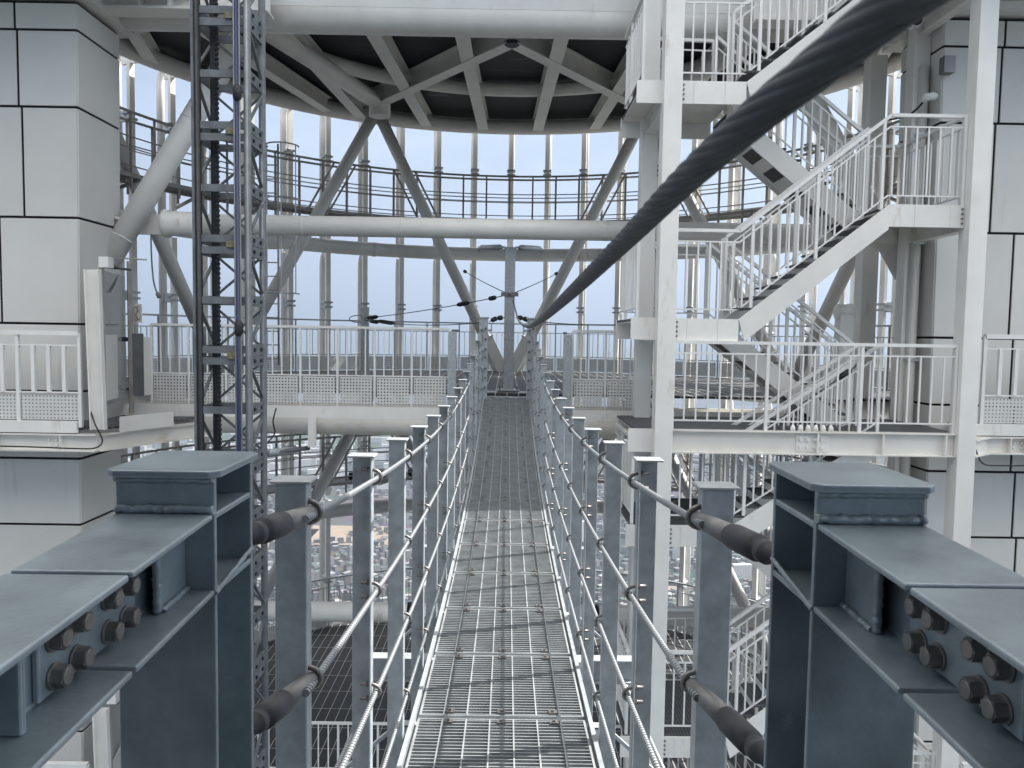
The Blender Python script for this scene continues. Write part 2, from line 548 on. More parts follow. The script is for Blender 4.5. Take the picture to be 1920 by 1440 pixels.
# ------------------------------------------------------------ railings
def railing(path, parent, part='railing_panel', height=1.4, post_every=1.0, bal=0.17, low=0.16, mid=None, extra=(), top_r=0.028,
            m='white_clean', kick=None, post_w=0.05, bal_w=0.022, top_name='handrail', base=0.0, square=True, kick_m='perf'):
    """posts, hand rail, baluster infill and kick plates along a polyline of floor points"""
    pts = [Vector(p) for p in path]
    seg = [(pts[i + 1] - pts[i]).length for i in range(len(pts) - 1)]
    tot = sum(seg)

    def at(d):
        d = max(0, min(tot, d))
        for i, L in enumerate(seg):
            if d <= L or i == len(seg) - 1:
                return lerp(pts[i], pts[i + 1], d / L if L else 0)
            d -= L
    up = Vector((0, 0, height))
    tm = MB()
    for a, b in zip(pts[:-1], pts[1:]):
        tm.bar(a + up, b + up, top_r * 2, top_r * 1.7)
    hr = tm.build(top_name, m, parent)
    mid = height * 0.86 if mid is None else mid
    nb = max(1, round(tot / post_every))
    for i in range(nb + 1):
        q = at(tot * i / nb)
        MB().bar(q + Vector((0, 0, base)), q + up, post_w, post_w).build('post', m, parent)
    for i in range(nb):
        d0, d1 = tot * i / nb, tot * (i + 1) / nb
        mb = MB()
        n = max(1, round((d1 - d0) / bal)) if bal else 0
        ns = max(1, n // 2)
        fine = [d0 + (d1 - d0) * k / max(ns, 3) for k in range(max(ns, 3) + 1)]
        # keep bends of the path
        acc = 0
        for L in seg[:-1]:
            acc += L
            if d0 < acc < d1: fine.append(acc)
        fine.sort()
        for hz in [h for h in (low, mid, *extra) if h is not None]:
            for a, b in zip(fine[:-1], fine[1:]):
                mb.bar(at(a) + Vector((0, 0, hz)), at(b) + Vector((0, 0, hz)), 0.022, 0.028)
        for k in range(1, n):
            q = at(d0 + (d1 - d0) * k / n)
            mb.bar(q + Vector((0, 0, low if low is not None else 0)), q + Vector((0, 0, mid if mid else height)), bal_w, bal_w)
        if mb.f:
            mb.build(part, m, parent)
        if kick:
            a, b = at(d0 + 0.05), at(d1 - 0.05)
            MB().uvquad(a + Vector((0, 0, kick[0])), b + Vector((0, 0, kick[0])), b + Vector((0, 0, kick[1])), a + Vector((0, 0, kick[1]))) \
                .build('kick_plate', kick_m, parent, fix=False)
    return hr


# ------------------------------------------------------------ ring platforms
TH0 = 1.50     # half angle of the decks


def platform(name, label, zd, pipe_z, pipe_r, under=False):
    t = thing(name, label, 'platform')
    pts = [ring(th, RE, zd) for th in [TH0 * 1.04 * (-1 + 2 * i / 60) for i in range(61)]]
    if under:
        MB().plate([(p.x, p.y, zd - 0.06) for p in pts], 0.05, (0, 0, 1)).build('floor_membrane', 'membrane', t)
    else:
        MB().plate([(p.x, p.y, zd - 0.05) for p in pts], 0.05, (0, 0, 1)).build('floor_grating', 'floor', t)
    MB().tube([(-8.3, YF, pipe_z), (8.3, YF, pipe_z)], pipe_r, 28).build('front_beam', 'white' if under else 'cream', t)
    MB().box(-8.2, 8.2, YF - 0.04, YF + 0.10, pipe_z + pipe_r - 0.02, pipe_z + pipe_r + 0.10).build('edge_plate', 'cream', t)
    MB().box(-8.15, 8.15, YF - pipe_r + 0.01, YF - pipe_r + 0.03, pipe_z + pipe_r * 0.30, pipe_z + pipe_r + 0.06).build('fascia_plate', 'white', t)
    e = MB()
    a0 = arc(-TH0, TH0, RE, 0, 72)
    for p, q in zip(a0[:-1], a0[1:]):
        e.bar(p + Vector((0, 0, zd - 0.19)), q + Vector((0, 0, zd - 0.19)), 0.16, 0.26)
    e.build('edge_beam', 'white', t)
    MB().tube(arc(-TH0, TH0, RE - 0.45, zd - 0.45, 72), 0.24, 16).build('ring_beam', 'white', t)
    return t


mid_pl = platform('ring_platform', 'half round grating platform at the far end of the footbridge', ZD, -1.96, 0.30)
up_pl = platform('ring_platform', 'half round platform overhead with dark underside and white beams', ZU, 6.76, 0.34, True)
low_pl = platform('ring_platform', 'half round dark grating platform below the footbridge', ZL, -10.9, 0.32)

nd = bpy.data.objects.new('unseen_near_platform', None); S.collection.objects.link(nd); nd['kind'] = 'structure'  # unseen near half behind the camera, added to cut light on the posts
MB().plate([(RE * math.sin(a_), 0.2 - RE * math.cos(a_), -2.1) for a_ in [1.55 * (-1 + k / 20) for k in range(41)]], 0.05, (0, 0, 1)).build('floor_grating', 'floor', nd)
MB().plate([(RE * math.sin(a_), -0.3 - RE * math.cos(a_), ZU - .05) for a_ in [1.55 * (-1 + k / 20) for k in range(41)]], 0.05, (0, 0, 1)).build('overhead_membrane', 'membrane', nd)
MB().box(-5.5, 5.5, -7.2, -7.0, -2.04, 7.7).build('unseen_shade_wall', 'membrane', nd)  # unseen wall added to darken what the near posts reflect
MB().box(4.6, 18, -7, 4.7, 7.35, 7.45).build('unseen_near_soffit', 'white', nd)  # unseen, sized to keep the sun off the near beams
MB().box(-18, -4.6, -7, 3.2, 7.35, 7.45).build('unseen_near_soffit', 'white', nd)
# beams under the upper platform
zu = ZU - 0.06
zc = zu - 0.30


def under_beam(a, b, w=0.34, h=0.5, z=zc):
    MB().ibeam((a[0], a[1], z), (b[0], b[1], z), w, h, 0.03, 0.05).build('under_beam', 'white', up_pl)


def uz(px, py): return PZ(px, py, zc - 0.25)


apx = uz(960, 82)
for sgn in (-1, 1):
    hub = uz(712, 196)
    hub = Vector((hub.x * -sgn if sgn > 0 else hub.x, hub.y, hub.z))
    under_beam((apx.x, apx.y), (hub.x, hub.y), 0.36, 0.55)
    for xa, xb in ((-1.25, -0.95), (-3.45, -2.9), (-5.6, -5.0)):
        under_beam((sgn * -xa, YF + 0.3), (sgn * -xb, CY + math.sqrt(RE ** 2 - xb * xb) - 0.3), 0.36, 0.46, zc - 0.02)
    MB().tube([(sgn * 6.2, YF + 0.5, zc - 0.3), (hub.x, hub.y + 0.1, zc - 0.2)], 0.24, 20).build('strut', 'white', up_pl)
    under_beam((sgn * 7.9, YF + 0.3), (sgn * 6.0, CY + 8.6), 0.34, 0.45, zc - 0.03)
    under_beam((sgn * 8.25, 15.2), (sgn * 9.8, CY + 4.6), 0.34, 0.45, zc - 0.03)
    MB().tube([(hub.x, hub.y, zc - 0.62), (hub.x, hub.y, zc + 0.2)], 0.34, 20).build('hub', 'white', up_pl)
MB().tube(arc(-1.0, 1.0, 7.0, zc + 0.05, 40), 0.2, 20).build('inner_ring_tube', 'white', up_pl)
MB().box(-8.2, 14.0, 13.7, 18.3, 10.4, 10.5).build('unseen_sun_shade', 'white', up_pl)  # unseen plate added to keep the sun off hoist mast and far deck
k = MB()
k.tube([(apx.x, apx.y, zc - 0.29), (apx.x, apx.y, zc - 0.20)], 0.19, 6)
k.build('apex_plate', 'mast_dark', up_pl)

# soffit over the towers
for sx, lb in ((-1, 'white beamed soffit over the tower beside the hoist mast'), (1, 'white beamed soffit over the tower behind the stairs')):
    t = thing('soffit', lb, 'soffit')
    MB().box(min(sx * 6.9, sx * 18), max(sx * 6.9, sx * 18), 12.4, 16.7, 7.35, 7.45).build('soffit_plate', 'white', t)
    MB().box(min(sx * 8.3, sx * 18), max(sx * 8.3, sx * 18), 15.25, 17.6, 6.46, 6.62).build('edge_trim', 'white', t)
    for x0, dx in ((7.4, -1.7), (10.6, -2.2), (13.6, -2.2), (16.4, -2.2)):
        a, b = Vector((sx * (x0 + 1.6), 12.5, 7.08)), Vector((sx * (x0 + dx), 18.2, 7.08))
        MB().ibeam(a, b, 0.34, 0.5, 0.03, 0.04).build('soffit_beam', 'white', t)
    for y in (13.3, 14.8):
        MB().ibeam((sx * 6.9, y, 7.06), (sx * 18, y, 7.06), 0.24, 0.44, 0.03, 0.03).build('cross_beam', 'white', t)

# collar bracket where the upper beam meets the hoist side
for sx, lb in ((-1, 'white stiffened girder over the hoist mast'), (1, 'white stiffened girder above the stair landing')):
    t = thing('girder', lb, 'girder')
    MB().ibeam((sx * 5.0, 16.35, 7.0), (sx * 8.4, 16.35, 7.0), 0.5, 0.95, 0.05, 0.05).build('girder_beam', 'white', t)
    for x in (5.15, 5.75, 6.4, 7.0, 7.6):
        MB().box(sx * x - 0.02, sx * x + 0.02, 16.12, 16.58, 6.58, 7.42).build('stiffener', 'white', t)


# platform railings (mid level: three runs along the chord, one round the back)
def front_fence(x0, x1, zd, label, g='chord railings'):
    t = thing('platform_railing', label, 'railing', 'railings along the platform edges')
    railing([(x0, YF - 0.09, zd), (x1, YF - 0.09, zd)], t, height=1.42, post_every=0.86, bal=0.20, low=0.36, mid=1.40, kick=(-0.30, 0.33),
            post_w=0.045, base=-0.45, bal_w=0.026)
    return t


front_fence(P(288, 700, YF).x, P(842, 700, YF).x, ZD, 'white railing with perforated kick plates behind the lattice hoist mast')
front_fence(P(1072, 700, YF).x, P(1196, 700, YF).x, ZD, 'short white railing with two perforated kick plates beside the stair column')
front_fence(-8.2, -1.0, ZL, 'white railing of the lower platform seen through the cable rail near the hoist mast')
front_fence(1.2, 8.2, ZL, 'white railing of the lower platform seen under the switchback stairs')
front_fence(P(490, 5, YF).x, P(1198, 5, YF).x, ZU - 0.5, 'perforated railing standing on the overhead beam')


def back_fence(zd, label):
    t = thing('platform_railing', label, 'railing', 'railings along the platform edges')
    a = arc(-1.32, 1.32, RE - 0.12, zd, 52)
    railing(a, t, height=1.72, post_every=1.18, bal=0.19, low=0.55, mid=1.40, extra=(), kick=(0.03, 0.50), m='galv_light', post_w=0.045,
            bal_w=0.018, kick_m='perf', top_r=0.03)
    return t


back_fence(ZD, 'curved railing with perforated kick plates around the back of the bridge platform')
back_fence(ZL, 'curved railing around the back of the lower platform')


# ------------------------------------------------------------ ring walkways (two levels, brown rails)
def walkway(zf, label):
    t = thing('ring_walkway', label, 'walkway', 'ring walkways between the platforms')
    ri, ro = RE - 1.15, RE - 0.30
    n = 60
    TT = 1.36
    f = MB()
    for i in range(n):
        a, b = -TT + 2 * TT * i / n, -TT + 2 * TT * (i + 1) / n
        f.hexa([ring(a, ri, zf - .03), ring(b, ri, zf - .03), ring(b, ro, zf - .03), ring(a, ro, zf - .03),
                ring(a, ri, zf), ring(b, ri, zf), ring(b, ro, zf), ring(a, ro, zf)])
    f.build('walkway_floor', 'tread', t)
    for rr in (ri, ro):
        e = MB()
        a0 = arc(-TT, TT, rr, zf - 0.03, 60)
        for p, q in zip(a0[:-1], a0[1:]): e.bar(p, q, 0.05, 0.10)
        e.build('edge_angle', 'brown', t)
    for rr, h in ((ri, 1.55), (ro, 1.60)):
        a0 = arc(-TT, TT, rr, zf, 60)
        for hh, w_ in ((h, 0.062), (h * 0.60, 0.032), (h * 0.42 if rr == ri else h * 0.52, 0.028), (0.20, 0.03)):
            r_ = MB()
            for p, q in zip(a0[:-1], a0[1:]): r_.bar(p + Vector((0, 0, hh)), q + Vector((0, 0, hh)), w_ * 0.7, w_)
            r_.build('rail', 'brown', t)
        npst = 34 if rr == ri else 36
        for i in range(npst + 1):
            p = ring(-TT + 2 * TT * i / npst, rr, zf)
            MB().bar(p - Vector((0, 0, 0.35)), p + Vector((0, 0, h)), 0.052, 0.052).build('post', 'brown', t)
    for i in range(13):
        th = -1.25 + 2.5 * i / 12
        MB().bar(ring(th, ri - 0.02, zf - 0.08), ring(th, RE, zf - 0.4), 0.06, 0.08).build('bracket', 'brown', t)
    zb_, zt_ = (ZD, ZU - 0.6) if zf > 0 else (ZL, ZD - 0.55)
    for sx in (-1, 1):
        for ta, tb in ((0.02, 0.455), (0.93, 0.47)):
            pa, pb = ring(sx * ta, RE - 0.55, zb_), ring(sx * tb, RE - 1.30, zt_)
            for off in (-0.036, 0.036):
                q = []
                for zz_ in (zf, zf + 1.55):
                    u = (zz_ - zb_) / (zt_ - zb_)
                    p = lerp(pa, pb, u)
                    q.append(ring(math.atan2(p.x, p.y - CY) + off, ri - 0.03, zz_))
                MB().bar(q[0], q[1], 0.055, 0.055).build('sloped_post', 'brown', t)
    return t


walkway(3.95, 'brown railed ring walkway seen against the sky above the footbridge')
walkway(-5.00, 'brown railed ring walkway below the bridge platform')
t_lights = []
for i, th in enumerate([-0.52, -0.42, -0.32, -0.22, 0.26, 0.36, 0.46]):
    o = MB()
    p = ring(th, RE - 0.62, -5.0)
    o.tube([p + Vector((0, 0, 0.0)), p + Vector((0, 0, 0.16)), p + Vector((0, 0, 0.22))], [0.12, 0.14, 0.11], 16)
    ob = o.build('floodlight', 'rubber')
    tag(ob, 'small black floodlight on the lower ring walkway, number %s along from the hoist mast side' % ('one', 'two', 'three', 'four', 'five', 'six', 'seven')[i],
        'floodlight', 'black floodlights on the lower walkway')

# ------------------------------------------------------------ ring and chord tubes
for z, lb in ((2.86, 'curved white ring tube behind the straight upper chord tube'), (-6.05, 'curved white ring tube below the bridge platform')):
    t = thing('ring_tube', lb, 'tube')
    MB().tube(arc(-1.36, 1.36, RE - 0.62, z, 80), 0.23, 20).build('tube_body', 'white', t)
    for th in (-0.9, -0.45, 0.0, 0.45, 0.9):
        MB().tube([ring(th - 0.006, RE - 0.62, z), ring(th + 0.006, RE - 0.62, z)], 0.245, 20).build('weld_collar', 'white', t)
for z, lb in ((2.38, 'straight white chord tube crossing above the footbridge'), (-6.45, 'straight white chord tube crossing below the footbridge')):
    t = thing('chord_tube', lb, 'tube')
    MB().tube([(-7.75, 17.45, z), (7.75, 17.45, z)], 0.225, 28).build('tube_body', 'white', t)
    for sx in (-1, 1):
        MB().tube([(sx * 7.72, 17.45, z), (sx * 7.62, 17.45, z), (sx * 7.60, 17.45, z), (sx * 6.9, 17.45, z), (sx * 6.88, 17.45, z)],
                  [0.31, 0.31, 0.27, 0.27, 0.225], 28).build('end_collar', 'white', t)
        MB().box(min(sx * 7.7, sx * 8.5), max(sx * 7.7, sx * 8.5), 17.40, 17.50, z - 0.25, z + 0.2).build('end_plate', 'white', t)
    for x in (-4.6, -2.4, -0.1, 2.2, 4.6):
        MB().tube([(x - 0.012, 17.45, z), (x + 0.012, 17.45, z)], 0.229, 28).build('weld_collar', 'white', t)
    if z < 0:
        for x in (-2.05, 2.05):
            MB().tube([(x - 0.16, 17.45, z), (x + 0.16, 17.45, z)], 0.24, 28).build('dark_sleeve', 'mast_dark', t)

# ------------------------------------------------------------ diagonal braces on the ring
TA, TB = 0.455, 0.93      # apex angle, base angle
G = 'diagonal tube braces of the ring'


def brace(a, b, r, label, name='brace_tube'):
    t = thing(name, label, 'brace', G)
    a, b = Vector(a), Vector(b)
    MB().tube([a, b], r, 20).build('tube_body', 'white', t)
    d = (b - a).normalized()
    for u in (0.10, 0.62):
        q = lerp(a, b, u)
        MB().tube([q - d * 0.012, q + d * 0.012], r * 1.03, 20).build('weld_collar', 'white', t)
    if (b - a).length > 4:
        q = lerp(a, b, 0.16)
        MB().tube([q, q + Vector((0.16 if d.x < 0 else -0.16, -0.1, 0.10)), q + Vector((0.30 if d.x < 0 else -0.30, -0.1, 0.12))], [0.03, 0.03, 0.05], 8) \
            .build('lug', 'white', t)
    return t


RB = RE - 0.55
for lv, (zb, zt, where) in enumerate(((ZD, ZU - 0.6, 'above the bridge platform'), (ZL, ZD - 0.55, 'below the bridge platform'))):
    for sx, side in ((-1, 'hoist mast'), (1, 'stairs')):
        brace(ring(sx * 0.02, RB, zb), ring(sx * TA, RB - 0.75, zt), 0.19, 'white diagonal brace beside the centre, on the %s side, %s' % (side, where))
        brace(ring(sx * TB, RB, zb), ring(sx * (TA + 0.015), RB - 0.75, zt), 0.19, 'second white diagonal brace from the centre, on the %s side, %s' % (side, where))
        brace(ring(sx * (TB + 0.02), RB, zb), ring(sx * 1.42, RB, zt), 0.19, 'third white diagonal brace from the centre, on the %s side, %s' % (side, where))
a, b = P(203, 490, 16.9), P(448, 75, 18.2)
brace(a, b, 0.245, 'thick white brace rising from the panelled tower behind the hoist mast')
brace((-a.x, a.y, a.z), (-b.x, b.y, b.z), 0.245, 'thick white brace rising from the panelled tower behind the stairs')
# bolted gusset shoes at the foot of the centre braces
for sx, lb in ((-1, 'white tapered brace shoe at the foot of the centre mast, hoist side'), (1, 'white tapered brace shoe at the foot of the centre mast, stair side')):
    a, b = ring(sx * 0.02, RB - 0.02, ZD), ring(sx * TA, RB - 0.75, ZU - 0.6)
    t = thing('brace_shoe', lb, 'bracket')
    MB().bar(lerp(a, b, 0.0), lerp(a, b, 0.135), 0.44, 0.40).build('shoe_box', 'white', t)
    MB().bar(lerp(a, b, 0.136), lerp(a, b, 0.142), 0.5, 0.46).build('shoe_flange', 'white', t)

# ------------------------------------------------------------ facade fins
fin = thing('facade_fin', '', 'fin', 'slender facade fins around the ring')
segs = [(14.5, 8.0), (7.75, 3.15), (2.75, -1.75), (-2.0, -5.75), (-6.2, -10.7), (-10.9, -15.0), (-15.3, -19.5), (-19.8, -25)]
for z1, z0 in segs:
    MB().box(-0.082, 0.082, -0.06, 0.06, z0, z1).build('flat_bar', 'alu', fin)
    MB().tube([(0, 0.30, z1 - 0.02), (0, 0.42, z1 - 0.08), (0, 0.50, z1 - 0.22), (0, 0.53, z1 - 0.45), (0, 0.53, z0)], 0.115, 14).build('pipe', 'alu', fin)
for z in (6.05, 1.05, -3.9, -8.7, -13):
    c = MB()
    c.box(-0.15, 0.15, -0.09, 0.24, z - 0.03, z + 0.03)
    c.box(-0.15, 0.15, -0.09, 0.24, z - 0.19, z - 0.13)
    c.box(-0.035, 0.035, 0.0, 0.46, z - 0.22, z + 0.06)
    c.build('clamp', 'galv', fin)
for z in (7.45, 2.95, -1.85, -5.95):
    MB().box(-0.05, 0.05, -0.75, 0.3, z - 0.06, z + 0.06).build('fixing_arm', 'alu', fin)
words = ['first', 'second', 'third', 'fourth', 'fifth', 'sixth', 'seventh', 'eighth', 'ninth', 'tenth', 'eleventh', 'twelfth']
first = True
DT = 0.1135
for i in range(-11, 12):
    th = DT * i
    o = fin if first else copy_tree(fin)
    first = False
    p = ring(th + 0.004, RF, 0)
    o.location = p
    o.rotation_euler.z = -th
    if i == 0:
        o['label'] = 'slender white facade fin directly behind the centre mast'
    else:
        o['label'] = 'slender white facade fin, %s from the centre mast towards the %s' % (words[abs(i) - 1], 'hoist' if i < 0 else 'stairs')

# ------------------------------------------------------------ footbridge deck
deck = thing('footbridge_deck', 'narrow sagging footbridge deck of galvanised grating panels', 'footbridge')
PL = 0.985
Y0 = 17.1 - 16 * PL
pan = MB()
nbar = 25
for i in range(nbar):
    y = (i + 0.5) / nbar * (PL - 0.05) - (PL - 0.05) / 2
    pan.box(-0.47, 0.47, y - 0.003, y + 0.003, -0.045, 0)
for i in range(8):
    x = -0.47 + 0.94 * i / 7
    pan.box(x - 0.004, x + 0.004, -(PL - 0.05) / 2, (PL - 0.05) / 2, -0.020, 0.003)
for sy in (-1, 1):
    yy = sy * (PL - 0.05) / 2
    pan.box(-0.475, 0.475, yy - 0.004, yy + 0.004, -0.035, 0.001)
for sxx in (-1, 1):
    pan.box(sxx * 0.475 - 0.003, sxx * 0.475 + 0.003, -(PL - 0.05) / 2, (PL - 0.05) / 2, -0.035, 0.0015)
p0 = pan.build('grating_panel', 'deck_galv', deck)
clips = []
for sy in (-1, 1):
    for x in (-0.30, 0.0, 0.30):
        c = MB()
        y = sy * (PL / 2 - 0.065)
        c.box(x - 0.025, x + 0.025, y - 0.02, y + 0.02, 0.004, 0.010)
        c.tube([(x, y, 0.010), (x, y, 0.020)], 0.010, 6)
        clips.append(c.build('clip', 'bolt', p0))
for i in range(16):
    o = p0 if i == 0 else copy_tree(p0, deck)
    yc = Y0 + (i + 0.5) * PL
    za, zb = deck_z(yc - PL / 2), deck_z(yc + PL / 2)
    o.location = (0, yc, (za + zb) / 2)
    o.rotation_euler.x = math.atan2(zb - za, PL)
for sx in (-1, 1):
    s_ = MB()
    for i in range(32):
        ya, yb = Y0 + i * PL / 2, Y0 + (i + 1) * PL / 2
        s_.prof((sx * 0.505, ya, deck_z(ya) - 0.03), (sx * 0.505, yb, deck_z(yb) - 0.03),
                [(-0.012, -0.07), (0.012, -0.07), (0.012, 0.05), (-0.012, 0.05)])
    s_.build('stringer', 'galv', deck)
cb = MB()
cb.box(-0.62, 0.62, -0.035, -0.02, -0.14, -0.035)
cb.box(-0.62, 0.62, -0.035, 0.035, -0.045, -0.036)
c0 = cb.build('cross_beam', 'galv_light', deck)
for i in range(17):
    o = c0 if i == 0 else c0.copy()
    if i:
        S.collection.objects.link(o)
        o.parent = deck
    y = Y0 + i * PL
    o.location = (0, y, deck_z(y))
    o.rotation_euler.x = 2 * 0.0092 * (y - 7.2)
# two long transverse beams with braces and lower stay rods
for y in (5.28, 8.24):
    z = deck_z(y) - 0.02
    wd = 0.97
    b_ = MB()
    b_.ibeam((-wd, y + 0.09, z - 0.12), (wd, y + 0.09, z - 0.12), 0.10, 0.17, 0.012, 0.01)
    b_.build('outrigger_beam', 'galv', deck)
for sx in (-1, 1):
    MB().tube([(sx * 1.18, 0.8, -3.3)] + [(sx * (0.75 + 0.45 * abs(y - 8.5) / 8.5), y, deck_z(y) - 0.24 - 0.012 * (y - 8.5) ** 2 * 0.6) for y in (3, 5.3, 7, 8.5, 10, 12, 14, 16.5)],
              0.016, 10).build('stay_cable', 'cable', deck)
    for y in (3.3, 4.3, 6.3, 7.3, 9.2, 10.2):
        MB().bar((sx * 0.6, y, deck_z(y) - 0.05), (sx * (0.75 + 0.45 * abs(y - 8.5) / 8.5), y, deck_z(y) - 0.26 - 0.007 * (y - 8.5) ** 2), 0.02, 0.02) \
            .build('hanger_rod', 'galv', deck)
# end plate lip on the platform
MB().plate([(-0.5, 17.06, deck_z(17.06) + 0.01), (0.5, 17.06, deck_z(17.06) + 0.01), (0.5, 17.62, ZD + 0.012), (-0.5, 17.62, ZD + 0.012)], 0.012, (0, 0, 1)).build('threshold_plate', 'galv', deck)
dk = []

# ------------------------------------------------------------ cable railings
CH = [1.54, 1.08, 0.66, 0.24]
PH = 1.62
post_ys = [2.03 + 0.99 * i for i in range(15)]
for sx, lb in ((-1, 'galvanised post and wire cable railing on the hoist side of the footbridge'),
               (1, 'galvanised post and wire cable railing on the stair side of the footbridge')):
    t = thing('cable_railing', lb, 'railing', 'cable railings of the footbridge')
    for i, y in enumerate(post_ys):
        z = deck_z(y)
        odd = i % 2 == 0
        X = sx * 0.53
        Xo = sx * 0.615
        zb = z - 0.35
        if odd:      # closed face towards the near end
            pr = [(X, y), (Xo, y), (Xo, y + 0.008), (X + sx * 0.008, y + 0.008), (X + sx * 0.008, y + 0.055), (X, y + 0.055)]
        else:        # open side towards the near end
            pr = [(X, y), (X + sx * 0.008, y), (X + sx * 0.008, y + 0.047), (Xo, y + 0.047), (Xo, y + 0.055), (X, y + 0.055)]
        n = len(pr)
        mb = MB()
        mb.poly([(a, b, zb) for a, b in pr] + [(a, b, z + PH) for a, b in pr],
                [tuple(range(n)), tuple(range(n, 2 * n))] + [(k, (k + 1) % n, n + (k + 1) % n, n + k) for k in range(n)])
        po = mb.build('post', 'galv', t, bevel=0.0025, seg=1)
        MB().box(min(X - sx * 0.014, Xo + sx * 0.012), max(X - sx * 0.014, Xo + sx * 0.012), y - 0.012, y + 0.068, z + PH, z + PH + 0.010) \
            .build('cap_plate', 'galv_light', po, bevel=0.003, seg=1)
        for h in CH:
            u = MB()
            cz = z + h
            ring_pts = [(X + sx * (0.006 - 0.040 * math.sin(a)), y + 0.020, cz + 0.030 * math.cos(a)) for a in [math.pi * q / 10 for q in range(11)]]
            u.tube([(X + sx * 0.045, y + 0.020, cz + 0.030)] + ring_pts + [(X + sx * 0.045, y + 0.020, cz - 0.030)], 0.0078, 8)
            if not odd:
                for zz in (-0.030, 0.030):
                    u.tube([(X + sx * 0.009, y + 0.020, cz + zz), (X + sx * 0.021, y + 0.020, cz + zz)], 0.0115, 6)
            u.build('u_bolt', 'bolt', po)
    for k, h in enumerate(CH):
        ys = [1.95, 2.03] + [2.03 + 0.99 * (j + 1) * 0.5 for j in range(29)]
        pts = []
        for y in ys:
            pts.append((sx * 0.512, y, deck_z(max(y, 2.03)) + h - 0.004 + (0.008 if y < 2 else 0)))
        pts.append((sx * 0.512, 16.9, deck_z(16.9) + h))
        ca = MB().tube(pts, 0.0106, 12).build('wire_cable', 'cable', t)
        z = pts[0][2]
        yq = 1.727 if sx < 0 else 1.602
        q0, q1 = Vector((sx * 0.604, yq, z + 0.006)), Vector((sx * 0.512, 2.075, z - 0.006))
        prof = [(0.0, .019), (.16, .019), (.17, .027), (.22, .027), (.225, .022), (.25, .022), (.26, .032), (.48, .032), (.49, .029), (.52, .029), (.53, .0215), (.54, .0215),
                (.565, .0215), (.575, .0265), (.80, .0235), (.93, .018), (.97, .013)]
        half = [p_ for p_ in prof if p_[0] <= 0.54]
        rest = [p_ for p_ in prof if p_[0] >= 0.54]
        MB().tube([lerp(q0, q1, a) for a, _ in half], [r_ for _, r_ in half], 24).build('swage_sleeve', 'sleeve', ca)
        MB().tube([lerp(q0, q1, a) for a, _ in rest], [r_ for _, r_ in rest], 24).build('swage_tip', 'sleeve_light', ca)


